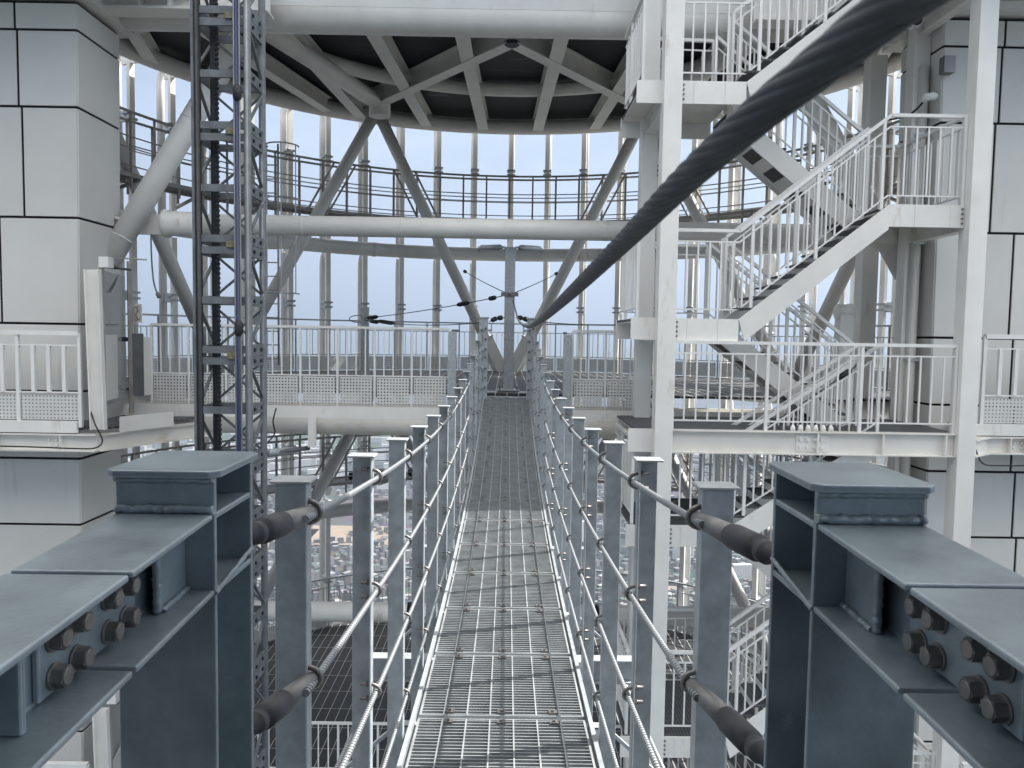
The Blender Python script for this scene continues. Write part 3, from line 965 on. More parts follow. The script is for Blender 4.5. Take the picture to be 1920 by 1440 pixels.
# ------------------------------------------------------------ near end frames
def near_frame(sx, name, label, xi, yf, depth, wid, cap_top, beam_top0, beam_top1, seam_y, bolts):
    """H section end post with cap plate and a bolted I beam running back towards the near platform"""
    t = thing(name, label, 'frame')
    X, XO = sx * xi, sx * (xi + wid)
    lo = lambda a, b: (min(a, b), max(a, b))
    tf = 0.012
    po = MB()
    cx = (X + XO) / 2
    pr = [(X, yf), (XO, yf), (XO, yf + tf), (cx + sx * .006, yf + tf), (cx + sx * .006, yf + depth - tf), (XO, yf + depth - tf),
          (XO, yf + depth), (X, yf + depth), (X, yf + depth - tf), (cx - sx * .006, yf + depth - tf), (cx - sx * .006, yf + tf), (X, yf + tf)]
    n = len(pr)
    zb, zt = -2.3, cap_top - 0.012
    po.poly([(a, b, zb) for a, b in pr] + [(a, b, zt) for a, b in pr],
            [tuple(range(n)), tuple(range(n, 2 * n))] + [(k, (k + 1) % n, n + (k + 1) % n, n + k) for k in range(n)])
    post = po.build('end_post', 'paint', t, bevel=0.003)
    c = 0.018
    x0, x1 = lo(X - sx * 0.012, XO + sx * 0.016)
    y0, y1 = yf - 0.016, yf + depth + 0.02
    cp = [(x0 + c, y0), (x1 - c, y0), (x1, y0 + c), (x1, y1 - c), (x1 - c, y1), (x0 + c, y1), (x0, y1 - c), (x0, y0 + c)]
    MB().plate([(a, b, zt + 0.0005) for a, b in cp], 0.015, (0, 0, 1)).build('cap_plate', 'paint', post, bevel=0.003)
    # neck weld under the cap and at the beam
    rnd = random.Random(3 if sx < 0 else 5)
    def weld(a, b, r, nn=26):
        wl = MB()
        pts = [lerp(a, b, k / nn) + Vector((rnd.uniform(-1, 1), rnd.uniform(-1, 1), rnd.uniform(-1, 1))) * r * 0.16 for k in range(nn + 1)]
        wl.tube(pts, [r * (0.9 + 0.22 * math.sin(k * 2.3) * rnd.random()) for k in range(nn + 1)], 8)
        wl.build('weld_bead', 'paint', post)
    weld((X, yf - 0.003, beam_top0 + 0.008), (XO, yf - 0.003, beam_top0 + 0.008), 0.010)
    weld((X, yf - 0.001, zt - 0.004), (XO, yf - 0.001, zt - 0.004), 0.008)
    # I beam running towards the camera end
    H, tfl, tw = 0.165, 0.011, 0.012
    def bt(y): return beam_top0 + (beam_top1 - beam_top0) * (yf - y) / (yf - 0.87)
    gap = 0.0065
    parts = ((yf - 0.001, seam_y + gap), (seam_y - gap, -0.55))
    bxi, bxo = X + sx * 0.002, XO - sx * 0.002
    bcx = (bxi + bxo) / 2
    for k, (ya, yb) in enumerate(parts):
        m_ = MB()
        m_.ibeam((bcx, ya, bt(ya) - H / 2), (bcx, yb, bt(yb) - H / 2), abs(bxo - bxi), H, tfl, tw)
        bm_ = m_.build('handrail_beam', 'paint', t, bevel=0.0035)
        if k == 0:
            first_beam = bm_
    # doubler plate and stiffeners at the post
    wx = bcx - sx * tw / 2
    ystf = yf - 0.155
    ystf = yf - 0.115
    pX = X + sx * 0.058
    cz0, cz1 = bt(ystf) - H + tfl + 0.001, bt(ystf) - tfl - 0.001
    dz = bt(yf) - bt(ystf)
    MB().plate([(pX, ystf, cz0), (pX, yf - 0.002, cz0 + dz), (pX, yf - 0.002, cz1 + dz), (pX, ystf, cz1)], 0.012, (sx, 0, 0)).build('cover_plate', 'paint', post, bevel=0.002, seg=1)
    weld((pX + sx * .004, ystf - .003, cz1), (pX + sx * .004, ystf - .003, cz0), 0.0085)
    weld((pX - sx * .004, ystf, cz0 + 0.003), (pX - sx * .004, yf - 0.004, cz0 + dz + 0.003), 0.0075)
    weld((pX + sx * .004, ystf - .002, cz0 - tfl - 0.012), (pX + sx * .004, ystf - .002, cz0 - tfl - 0.045), 0.009)
    yv = bolts[-1] - 0.10
    MB().box(*sorted((wx - sx * 0.001, wx - sx * 0.034)), yv - 0.012, yv, bt(yv) - H + tfl + 0.001, bt(yv) - tfl - 0.002).build('web_stiffener', 'paint', t, bevel=0.002, seg=1)
    weld((X + sx * .002, yf + 0.001, bt(yf) - H + 0.004), (X + sx * .002, yf + depth - 0.004, bt(yf) - H + 0.034), 0.006)
    for zz in (bt(yf) - 0.007, bt(yf) - H + 0.007):
        p_ = MB()
        xa, xb = lo(X + sx * 0.001, cx - sx * 0.0065)
        p_.box(xa, xb, yf + tf + 0.0005, yf + depth - tf - 0.0005, zz - 0.006, zz + 0.006)
        p_.build('stiffener', 'paint', post, bevel=0.002, seg=1)
    # splice plate with hexagon bolts on the inner side of the web
    ys0, ys1 = bolts[0] + 0.035, bolts[-1] - 0.035
    sp = MB()
    zc0, zc1 = bt(ys0) - H / 2, bt(ys1) - H / 2
    e = wx - sx * 0.001
    e2 = e - sx * 0.010
    sp.hexa([(e, ys0, zc0 - 0.068), (e, ys1, zc1 - 0.068), (e2, ys1, zc1 - 0.068), (e2, ys0, zc0 - 0.068),
             (e, ys0, zc0 + 0.058), (e, ys1, zc1 + 0.058), (e2, ys1, zc1 + 0.058), (e2, ys0, zc0 + 0.058)])
    spl = sp.build('splice_plate', 'paint', t, bevel=0.002, seg=1)
    for row in (-0.044, 0.012):
        for y in bolts:
            z = bt(y) - H / 2 + row
            b_ = MB()
            ph = rnd.uniform(0, 1)
            b_.tube([(e2, y, z), (e2 - sx * 0.004, y, z)], 0.0200, 20)
            b_.tube([(e2 - sx * 0.004, y, z), (e2 - sx * 0.021, y, z)], 0.0172, 6, phase=ph)
            b_.tube([(e2 - sx * 0.021, y, z), (e2 - sx * 0.0225, y, z)], [0.0148, 0.0115], 14)
            b_.build('hex_bolt', 'bolt', spl)
    return t


near_frame(-1, 'end_frame', 'grey end post and bolted beam where the footbridge begins, hoist side', 0.572, 1.50, 0.225, 0.195, -0.277, -0.360, -0.388, 1.170, (1.30, 1.242, 1.150, 1.092))
near_frame(1, 'end_frame', 'grey end post and bolted beam where the footbridge begins, stair side', 0.566, 1.375, 0.225, 0.200, -0.262, -0.332, -0.348, 1.06, (1.160, 1.110, 1.010, 0.960))

# ------------------------------------------------------------ life line rope (near camera)
ctl = [P(1850, -110, 0.31), P(1690, 0, 0.372), P(1510, 145, 0.46), P(1412, 224, 0.52), P(1280, 342, 0.68), P(1160, 463, 1.02), P(1060, 559, 1.65), P(1012, 601, 2.9),
       P(991, 612, 5), P(978, 607, 8), P(970, 594, 12), P(962, 563, 17.6)]


def catmull(c, n):
    out = []
    for i in range(len(c) - 1):
        p0, p1, p2, p3 = c[max(i - 1, 0)], c[i], c[i + 1], c[min(i + 2, len(c) - 1)]
        m = n[i] if isinstance(n, list) else n
        for k in range(m):
            t = k / m
            out.append(0.5 * ((2 * p1) + (p2 - p0) * t + (2 * p0 - 5 * p1 + 4 * p2 - p3) * t * t + (3 * p1 - p0 - 3 * p2 + p3) * t ** 3))
    out.append(c[-1])
    return out


rp_ = catmull(ctl, [60, 80, 60, 100, 180, 300, 300, 240, 60, 40, 30])
rope = MB().tube(rp_, 0.0116, 80, mod=lambda a, L: 1 + 0.11 * abs(math.sin(5 * a + L * 2 * math.pi / 0.072)) ** 0.8 if L < 2.6 else 1.08).build('lifeline_rope', 'rope')
tag(rope, 'thick dark twisted lifeline rope running overhead to the centre mast', 'rope')

# ------------------------------------------------------------ centre mast and end posts
t = thing('centre_mast', 'tall square grey steel mast at the far end of the footbridge', 'mast')
b0, b1 = P(953, 736, 17.75), P(957, 466, 17.75)
MB().bar((b0.x, b0.y, ZD), (b1.x, b1.y, b1.z), 0.235, 0.235, (0, 1, 0)).build('mast_post', 'galv', t, bevel=0.008)
MB().box(b0.x - 0.25, b0.x + 0.25, 17.5, 18.0, ZD + 0.031, ZD + 0.055).build('base_plate', 'galv', t)
MB().box(b1.x - 0.13, b1.x + 0.13, 17.62, 17.88, b1.z + 0.001, b1.z + 0.02).build('cap_plate', 'galv', t)
zz = P(956, 553, 17.75).z
MB().box(b1.x - 0.2, b1.x + 0.2, 17.60, 17.625, zz - 0.04, zz + 0.05).build('anchor_clamp', 'steelplate', t)
for k in range(4):
    MB().tube([(b0.x + (0.2 if k % 2 else -0.2), 17.55 + 0.4 * (k // 2), ZD + 0.056), (b0.x + (0.2 if k % 2 else -0.2), 17.55 + 0.4 * (k // 2), ZD + 0.11)], 0.022, 6).build('anchor_bolt', 'bolt', t)
for sx, lb in ((-1, 'grey turnbuckle stay at the head of the centre mast, hoist side'), (1, 'grey turnbuckle stay at the head of the centre mast, stair side')):
    t2 = thing('mast_stay', lb, 'stay')
    a = Vector((b1.x + sx * 0.13, 17.75, b1.z + 0.03))
    b = ring(sx * 0.09, RE - 0.85, 2.95)
    b = Vector((b1.x + sx * 0.75, 18.6, b1.z + 0.10))
    MB().tube([lerp(a, b, x) for x in (0, .12, .14, .2, .9, .96, 1)], [.02, .02, .05, .065, .065, .04, .03], 14).build('stay_sleeve', 'galv_light', t2)
    MB().tube([b, ring(sx * 0.10, RE - 0.62, 2.86)], 0.03, 8).build('stay_rod', 'galv', t2)

G2 = 'bolted flat gate posts at the bridge end'
for sx, lb in ((-1, 'tall grey bolted post ending the cable railing on the hoist side'), (1, 'tall grey bolted post ending the cable railing on the stair side')):
    t = thing('bridge_end_post', lb, 'post', G2)
    top = P(910, 597, 16.95).z
    xa, xb = sorted((sx * 0.43, sx * 0.62))
    MB().box(xa, xb, 16.92, 16.94, ZD - 0.45, top).build('face_plate', 'galv', t, bevel=0.003, seg=1)
    MB().box(sx * 0.525 - 0.01, sx * 0.525 + 0.01, 16.94, 17.2, ZD - 0.45, top).build('web_plate', 'galv', t)
    MB().box(xa - 0.02, xb + 0.02, 16.90, 17.22, top + 0.001, top + 0.03).build('cap_plate', 'galv_light', t)
    for h in CH + [1.3, 0.9, 0.45]:
        for dx in (-0.045, 0.045):
            c = MB()
            z = deck_z(16.9) + h
            c.tube([(sx * 0.525 + dx, 16.92, z + dx * .5), (sx * 0.525 + dx, 16.86, z + dx * .5)], 0.020, 6)
            c.build('hex_bolt', 'sleeve', t)
for px, py0, py1, Y, lb in ((847, 622, 792, 16.85, 'short grey stanchion at the end of the perforated railing, hoist side'),
                            (1061, 627, 792, 16.85, 'short grey stanchion at the end of the perforated railing, stair side')):
    t = thing('stanchion', lb, 'post', 'stanchions beside the bridge end')
    a, b = P(px, py1, Y), P(px, py0, Y)
    MB().bar((a.x, Y, a.z), (a.x, Y, b.z), 0.17, 0.14, (0, 1, 0)).build('stanchion_post', 'galv', t, bevel=0.006)
    MB().box(a.x - 0.02, a.x + 0.12 * (1 if px < 950 else -1) + 0.02, Y - 0.02, Y + 0.05, b.z + 0.001, b.z + 0.05).build('latch', 'mast', t)
    MB().box(a.x - 0.12, a.x + 0.12, Y - 0.1, Y + 0.1, a.z - 0.04, a.z - 0.001).build('base_plate', 'galv', t)

t = thing('anchor_post', 'short grey post on the platform carrying black wire clamps', 'post')
a = PZ(684, 712, ZD); b = P(684, 577, a.y)
MB().bar((a.x, a.y, ZD), (a.x, a.y, b.z), 0.2, 0.2, (0, 1, 0)).build('post_body', 'galv', t, bevel=0.006)
MB().box(a.x - 0.3, a.x + 0.3, a.y - 0.25, a.y + 0.25, ZD + 0.001, ZD + 0.02).build('base_plate', 'galv', t)
ap = Vector((a.x, a.y - 0.13, P(690, 597, a.y).z))

mast_k = Vector((b1.x, 17.58, zz))
G3 = 'thin guy wires at the centre mast'


def wire(a, b, label, r=0.011, sag=0.05, clamps=(), name='guy_wire'):
    t = thing(name, label, 'wire', G3)
    a, b = Vector(a), Vector(b)
    pts = [lerp(a, b, k / 16) - Vector((0, 0, sag * 4 * (k / 16) * (1 - k / 16))) for k in range(17)]
    MB().tube(pts, r, 6).build('wire_strand', 'rubber', t)
    for u, L in clamps:
        i = int(u * 16)
        d = (pts[min(i + 1, 16)] - pts[max(i - 1, 0)]).normalized()
        q = lerp(a, b, u) - Vector((0, 0, sag * 4 * u * (1 - u)))
        MB().tube([q - d * L / 2, q - d * L * .3, q + d * L * .3, q + d * L / 2], [0.02, 0.055, 0.055, 0.02], 8).build('turnbuckle', 'rubber', t)
    return t


wire(mast_k, ap, 'black guy wire with turnbuckle from the centre mast to the anchor post', clamps=((0.10, 0.25), (0.28, 0.45), (0.93, 0.5)))
wire(mast_k, P(870, 508, 25.0), 'black guy wire from the centre mast up to the brace on the hoist side', clamps=((0.97, 0.3),), sag=0.03)
wire(mast_k, P(1045, 512, 25.0), 'black guy wire from the centre mast up to the brace on the stair side', clamps=((0.97, 0.3),), sag=0.03)
wire(ap - Vector((0, 0, 0.05)), P(912, 604, 17.1), 'black guy wire from the anchor post to the bolted bridge end post', clamps=((0.10, 0.5),), sag=0.10)
wire(P(1000, 602, 17.1), P(1198, 607, 16.5), 'black guy wire from the bolted bridge end post to the stair column', clamps=((0.9, 0.28),), sag=0.05)
wire(P(918, 603, 17.05), P(946, 596, 17.5), 'short black chain from the centre mast to the bridge end post, hoist side', clamps=((0.3, 0.2), (0.7, 0.15)), sag=-0.03)
wire(P(967, 596, 17.5), P(995, 603, 17.05), 'short black chain from the centre mast to the bridge end post, stair side', clamps=((0.3, 0.15), (0.7, 0.2)), sag=-0.03)
lp = thing('wire_loop', 'black wire loop and clamps hung on the anchor post', 'wire', G3)
MB().tube([ap + Vector((0.12 * math.cos(a_) - 0.3 * (1 - math.cos(a_)) * 0.5, 0.05, 0.10 * math.sin(a_) - 0.02)) for a_ in [2 * math.pi * k / 20 for k in range(20)]], 0.011, 6, closed=True).build('loop_strand', 'rubber', lp)
q = ap + Vector((0.35, 0, -0.06))
MB().tube([q, q + Vector((0.12, 0, -0.02)), q + Vector((0.4, 0, -0.06)), q + Vector((0.5, 0, -0.07))], [0.02, 0.055, 0.055, 0.02], 8).build('turnbuckle', 'rubber', lp)

# ------------------------------------------------------------ lattice hoist mast
t = thing('hoist_mast', 'tall dark lattice hoist mast with toothed rack beside the panelled tower', 'mast')
HY, HW, HD = 13.5, 0.86, 0.80
A = P(372, 420, HY).x
D = A + HW
z0, z1 = -16.0, 8.0
mv = lambda x, y: (x, y)
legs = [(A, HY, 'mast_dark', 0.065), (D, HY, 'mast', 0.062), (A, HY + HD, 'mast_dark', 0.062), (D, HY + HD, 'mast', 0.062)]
for x, y, m_, r_ in legs:
    MB().tube([(x, y, z0), (x, y, z1)], r_, 16).build('leg', m_, t)
MB().bar((A - 0.05, HY - 0.07, z0), (A - 0.05, HY - 0.07, z1), 0.035, 0.06, (0, 1, 0)).build('guide_rail', 'mast', t)
rk = MB()
xr, yr = A + 0.17, HY + 0.32
rk.box(xr - 0.055, xr + 0.03, yr - 0.04, yr + 0.04, z0, z1)
nz_ = int((z1 - z0) / 0.085)
for k in range(nz_):
    z = z0 + k * 0.085
    rk.box(xr + 0.028, xr + 0.075, yr - 0.035, yr + 0.035, z, z + 0.045)
rk.build('toothed_rack', 'mast_dark', t)
for dx, r_, m_ in ((-0.19, 0.020, 'mast'), (-0.145, 0.036, 'blue'), (-0.10, 0.016, 'mast')):
    MB().tube([(D + dx, HY - 0.10, z0), (D + dx, HY - 0.10, z1)], r_, 10).build('hose', m_, t)
for z in (4.05, 0.05):
    MB().tube([(D - 0.14, HY - 0.10, z - 0.14), (D - 0.14, HY - 0.10, z - 0.08), (D - 0.14, HY - 0.10, z + 0.08), (D - 0.14, HY - 0.10, z + 0.14)], [0.04, 0.075, 0.075, 0.04], 10) \
        .build('hose_coupling', 'mast_dark', t)
step = 0.965
zs = []
z = 5.36
while z > z0: z -= step
while z < z1:
    zs.append(z); z += step
for k, z in enumerate(zs):
    dbl = (round((z - 5.36) / step) % 2 == 0)
    for dz in ((-0.10, 0.10) if dbl else (0,)):
        fr = MB()
        fr.bar((A, HY, z + dz), (D, HY, z + dz), 0.05, 0.125)
        fr.bar((A, HY + HD, z + dz), (D, HY + HD, z + dz), 0.05, 0.125)
        fr.bar((A, HY, z + dz), (A, HY + HD, z + dz), 0.05, 0.15)
        fr.bar((D, HY, z + dz), (D, HY + HD, z + dz), 0.05, 0.19)
        fr.build('ring_frame', 'mast', t)
        for yy in (0.22, 0.58):
            MB().tube([(D + 0.025, HY + yy, z + dz), (D + 0.05, HY + yy, z + dz)], 0.035, 8).build('frame_bolt', 'mast_dark', t)
    if dbl:
        MB().box(D - 0.36, D - 0.20, HY - 0.06, HY + 0.06, z - 0.055, z + 0.055).build('guide_block', 'yellow', t)
    za, zb = z + 0.12, z + step - 0.12
    br = MB()
    for (p, q) in (((A, HY + HD, za), (D, HY + HD, zb)), ((D, HY + HD, za), (A, HY + HD, zb))):
        br.bar(p, q, 0.045, 0.02, (0, 1, 0))
    s_ = 1 if k % 2 else -1
    ya, yb = (HY, HY + HD) if s_ > 0 else (HY + HD, HY)
    br.bar((D, ya, za), (D, yb, zb), 0.05, 0.03)
    br.bar((A, yb, za), (A, ya, zb), 0.05, 0.03)
    br.build('cross_brace', 'mast', t)
tw = thing('rail_bracket', 'white upright channel bracket on the platform front beam', 'bracket')
a = P(585, 780, 16.6); b = P(585, 838, 16.6)
MB().ibeam((a.x, 16.62, a.z), (b.x, 16.62, b.z), 0.15, 0.14, 0.012, 0.012, (0, 1, 0)).build('channel', 'white', tw)
cb_ = MB().tube(catmull([P(518, 765, 16.55), P(512, 790, 16.5), P(515, 812, 16.5), P(500, 832, 15.5), P(487, 850, 14.4)], 8), 0.016, 8).build('power_cable', 'rubber')
tag(cb_, 'black power cable looping from the platform beam to the hoist mast', 'cable')
ar = thing('support_arm', 'horizontal grey pipe arm beside the hoist mast below the platform', 'arm')
MB().tube([P(497, 850, 14.6), P(578, 840, 17.0)], 0.05, 12).build('arm_tube', 'mast', ar)
MB().tube([P(500, 849, 14.7), P(556, 843, 16.4)], 0.07, 12).build('arm_sleeve', 'galv', ar)

# ------------------------------------------------------------ caged ladder behind the mast
t = thing('caged_ladder', 'slim brown ladder with hoop cage against the ring behind the hoist mast', 'ladder')
LYd = 20.5
xa, xb = P(522, 500, LYd).x, P(498, 500, LYd).x
zt, zb = P(520, 270, LYd).z, P(520, 685, LYd).z
for x in (xa, xb):
    MB().tube([(x, LYd, zb), (x, LYd, zt)], 0.028, 8).build('stile', 'brown', t)
nr = 16
for k in range(nr):
    z = zb + (zt - zb) * (k + 0.5) / nr
    MB().tube([(xa, LYd, z), (xb, LYd, z)], 0.018, 6).build('rung', 'brown', t)
cx = (xa + xb) / 2
for py in (272, 372, 550):
    z = P(522, py, LYd).z
    MB().tube([(cx + 0.42 * math.sin(a_) + 0.25, LYd - 0.42 * math.cos(a_) + .1, z) for a_ in [-1.8 + 3.6 * k / 18 for k in range(19)]], 0.02, 6).build('hoop', 'galv_light', t)
for a_ in (-0.9, 0.2, 1.2):
    MB().tube([(cx + 0.42 * math.sin(a_) + 0.25, LYd - 0.42 * math.cos(a_) + .1, P(522, 550, LYd).z), (cx + 0.42 * math.sin(a_) + 0.25, LYd - 0.42 * math.cos(a_) + .1, P(522, 272, LYd).z)],
              0.016, 6).build('cage_bar', 'galv_light', t)

# ------------------------------------------------------------ balconies in front of the towers
for sx, lb, word in ((-1, 'white balcony in front of the panelled tower beside the hoist mast', 'hoist'), (1, 'white balcony in front of the panelled tower behind the stairs', 'stair')):
    t = thing('balcony', lb, 'balcony')
    YB = 14.55
    xi = 7.75 if sx < 0 else 8.95
    zt = P(100, 812, YB).z if sx < 0 else P(1880, 818, YB).z
    zb_ = P(100, 834, YB).z - 0.0
    far = sx * 16
    MB().ibeam((sx * xi, YB, zt - 0.17), (far, YB, zt - 0.17), 0.22, 0.34, 0.03, 0.03)  .build('front_beam', 'cream', t)
    MB().box(*sorted((sx * (xi + 0.05), far)), YB + 0.02, 15.55, zt + 0.10, zt + 0.14).build('balcony_floor', 'tread', t)
    for x0, x1 in ((8.7, 10.2), (10.4, 12.2), (12.4, 14.2)):
        if sx < 0: x0 -= 0.6; x1 -= 0.6
        MB().box(*sorted((sx * x0, sx * x1)), YB - 0.10, YB - 0.02, zt + 0.02, zt + 0.24).build('edge_box', 'white', t)
    for x in (8.4, 9.6, 9.9, 11.3):
        MB().box(*sorted((sx * x, sx * (x + 0.02))), YB - 0.11, YB + 0.11, zt - 0.31, zt - 0.03).build('stiffener', 'white', t)
        for kx in (0.12, 0.26):
            for kz in (-0.12, -0.22):
                MB().tube([(sx * (x + kx), YB - 0.015, zt + kz), (sx * (x + kx), YB - 0.05, zt + kz)], 0.022, 6).build('bolt_head', 'white', t)
    xr = 8.05 if sx < 0 else 9.05
    tr = thing('balcony_railing', 'white balcony railing with perforated plates on the %s side' % word, 'railing')
    railing([(sx * xr, YB - 0.03, zt + 0.12), (sx * 12.7, YB - 0.03, zt + 0.12)], tr, height=1.78, post_every=1.2, bal=0.30, low=0.66, mid=1.55, kick=(0.14, 0.60), post_w=0.06, bal_w=0.065, top_r=0.05)
    if sx < 0:
        # return beam back to the platform
        MB().ibeam((sx * xi, YB, zt - 0.17), (-6.6, 16.9, zt - 0.17), 0.2, 0.33, 0.03, 0.03).build('return_beam', 'cream', t)
        MB().plate([(-8.4, YB + 0.1, zt + 0.06), (-7.7, YB + 0.1, zt + 0.06), (-6.7, 16.85, zt + 0.06), (-8.4, 16.85, zt + 0.06)], 0.05, (0, 0, 1)).build('return_floor', 'tread', t)
        MB().plate([(-7.45, YB + 0.25, zt + 0.0), (-6.9, 15.9, zt + 0.0), (-6.9, 15.9, zt + 0.3), (-7.45, YB + 0.25, zt + 0.3)], 0.03, (-1, 0.5, 0)).build('return_kick', 'white', t)
    else:
        MB().ibeam((sx * 8.6, YB - 0.5, zt - 0.17), (sx * 9.2, YB, zt - 0.17), 0.2, 0.33, 0.03, 0.03).build('return_beam', 'cream', t)
    if sx < 0:
        c_ = MB().tube(catmull([P(-20, 836, 14.35), P(60, 838, 14.35), P(140, 841, 14.35), P(178, 840, 14.3), P(192, 826, 14.3), P(178, 795, 14.3), P(170, 770, 14.4)], 8), 0.014, 8).build('power_cable', 'rubber')
        tag(c_, 'black cable sagging under the balcony beam of the tower near the hoist', 'cable')
    else:
        c_ = MB().tube(catmull([P(1822, 815, 14.2), P(1832, 850, 14.2), P(1845, 870, 14.2), P(1880, 873, 14.3), P(1940, 873, 14.3)], 8), 0.014, 8).build('power_cable', 'rubber')
        tag(c_, 'black cable sagging under the balcony beam beside the stair column', 'cable')

# ------------------------------------------------------------ access cage at the left tower
t = thing('access_cage', 'white channel, mesh panels and grey plates of a caged access door on the balcony', 'cage')
a, b = P(173, 505, 14.4), P(200, 806, 14.4)
a2, b2 = P(178, 505, 14.4), P(182, 806, 14.4)
pr = MB()
w_ = 0.27
pr.prof((b.x - 0.15, 14.4, b.z), (a.x, 14.4, a.z), [(-w_ / 2, -.06), (w_ / 2, -.06), (w_ / 2, .06), (w_ / 2 - .02, .06), (w_ / 2 - .02, -.04), (-w_ / 2 + .02, -.04), (-w_ / 2 + .02, .06), (-w_ / 2, .06)], (0, -1, 0))
pr.build('white_channel', 'white', t)
for px, Y, w2, m_ in ((190, 14.65, 0.07, 'brown'), (243, 16.6, 0.07, 'brown'), (240, 16.6, 0.04, 'mast_dark')):
    a, b = P(px, 490, Y), P(px + 2, 775, Y)
    MB().bar((a.x, Y, b.z), (a.x, Y, a.z), w2, w2, (0, 1, 0)).build('cage_post', m_, t)
def pquad(px0, px1, py0, py1, Y0_, Y1_, name, m_, th=0.02):
    a, b = P(px0, py1, Y0_), P(px1, py1, Y1_)
    zt_ = P(px0, py0, Y0_).z
    if m_ == 'mesh':
        MB().uvquad((a.x, Y0_, a.z), (b.x, Y1_, a.z), (b.x, Y1_, zt_), (a.x, Y0_, zt_)).build(name, m_, t, fix=False)
    else:
        d = Vector((Y1_ - Y0_, -(b.x - a.x), 0))
        MB().plate([(a.x, Y0_, a.z), (b.x, Y1_, a.z), (b.x, Y1_, zt_), (a.x, Y0_, zt_)], th, d).build(name, m_, t, bevel=0.004, seg=1)
pquad(194, 238, 506, 762, 14.75, 16.5, 'mesh_panel', 'mesh')
pquad(199, 220, 628, 752, 14.72, 15.5, 'grey_plate', 'cladding')
pquad(250, 271, 625, 742, 16.3, 16.3, 'steel_plate', 'steelplate')
pquad(268, 283, 632, 742, 16.6, 16.9, 'rear_plate', 'cladding')
pquad(222, 240, 632, 640, 16.2, 16.2, 'latch_bar', 'mast_dark')
MB().box(P(190, 490, 14.6).x, P(208, 490, 14.6).x, 14.5, 14.7, P(200, 502, 14.6).z, P(200, 482, 14.6).z).build('lamp_box', 'white_clean', t)
MB().tube([P(195, 500, 14.6), P(245, 506, 16.5)], 0.025, 8).build('conduit', 'rubber', t)
MB().tube([P(222, 484, 16.4), P(275, 487, 16.4)], 0.015, 8).build('thin_rod', 'brown', t)
# curved grey guard near the top of the mesh
gq = [P(x, y, 15.3) for x, y in ((222, 514), (215, 535), (207, 548), (200, 550), (197, 548), (206, 540), (213, 528))]
MB().plate(gq, 0.02, (0, 1, 0)).build('guard_blade', 'steelplate', t)
sg = thing('notice_plate', 'small square plate with grey swirl marks beside the access cage', 'sign')
a, b = P(249, 605, 16.7), P(265, 570, 16.7)
MB().box(a.x, b.x, 16.7, 16.73, a.z, b.z).build('plate', 'cladding', sg)
for k, (u, v, s_) in enumerate(((0.35, 0.65, 0.07), (0.65, 0.4, 0.08), (0.4, 0.25, 0.05), (0.7, 0.78, 0.05))):
    c = Vector((a.x + (b.x - a.x) * u, 16.693, a.z + (b.z - a.z) * v))
    MB().tube([c + Vector((s_ * 0.6 * math.cos(q_), 0, s_ * 1.2 * math.sin(q_))) for q_ in [2 * math.pi * j / 14 for j in range(14)]], 0.013, 6, closed=True).build('swirl_mark', 'brown', sg)
dg = MB().tube(catmull([P(283, 440, 16.8), P(284, 480, 16.8), P(287, 520, 16.8), P(291, 540, 16.8), P(295, 549, 16.8)], 6), 0.018, 8).build('dangling_cable', 'mast')
tag(dg, 'thin grey cable with plug dangling beside the tower above the access cage', 'cable')
pl_ = MB().tube([P(294, 547, 16.8), P(296, 552, 16.8), P(299, 558, 16.8)], [0.02, 0.05, 0.045], 8).build('plug', 'mast', dg)

lc = copy_tree(bpy.data.objects['access_cage'])
lc.location.z = -8.4
lc['label'] = 'white channel and mesh of a second caged access door far below the first'
for o in [o for o in bpy.data.objects if o.parent is None and o.name.split('.')[0] in ('balcony', 'balcony_railing')]:
    c = copy_tree(o)
    c.location.z = -8.4
    c['label'] = o['label'].replace('white balcony', 'lower white balcony')
# ------------------------------------------------------------ stair tower
YS, YBK = 14.0, 16.2
WF = 1.0
XL, XR = P(1252, 420, YS).x, P(1826, 400, YS).x
st = thing('stair_tower', 'white switchback steel stair tower between the columns beside the bridge', 'stairs')
for x, y in ((XL, YS), (XR, YS), (XL, YBK), (XR, YBK)):
    MB().bar((x, y, -18), (x, y, 8.2), 0.33, 0.33, (0, 1, 0)).build('column', 'white', st, bevel=0.012)
xl, xr = P(1385, 597, YS).x, P(1668, 395, YS).x       # flight ends
ZS = [P(1330, 1383, YS).z, P(1330, 1190, YS).z, P(1330, 986, YS).z, P(1500, 808, YS).z, P(1300, 597, YS).z, P(1740, 384, YS).z, P(1330, 152, YS).z]
ZS[1] = (ZS[0] + ZS[2]) / 2
ZS = [ZS[0] - 3.8, ZS[0] - 1.9] + ZS + [ZS[-1] + 2.1]
# landings alternate L, R, L ... ZS index 2 is a left landing
SD_ = 0.40


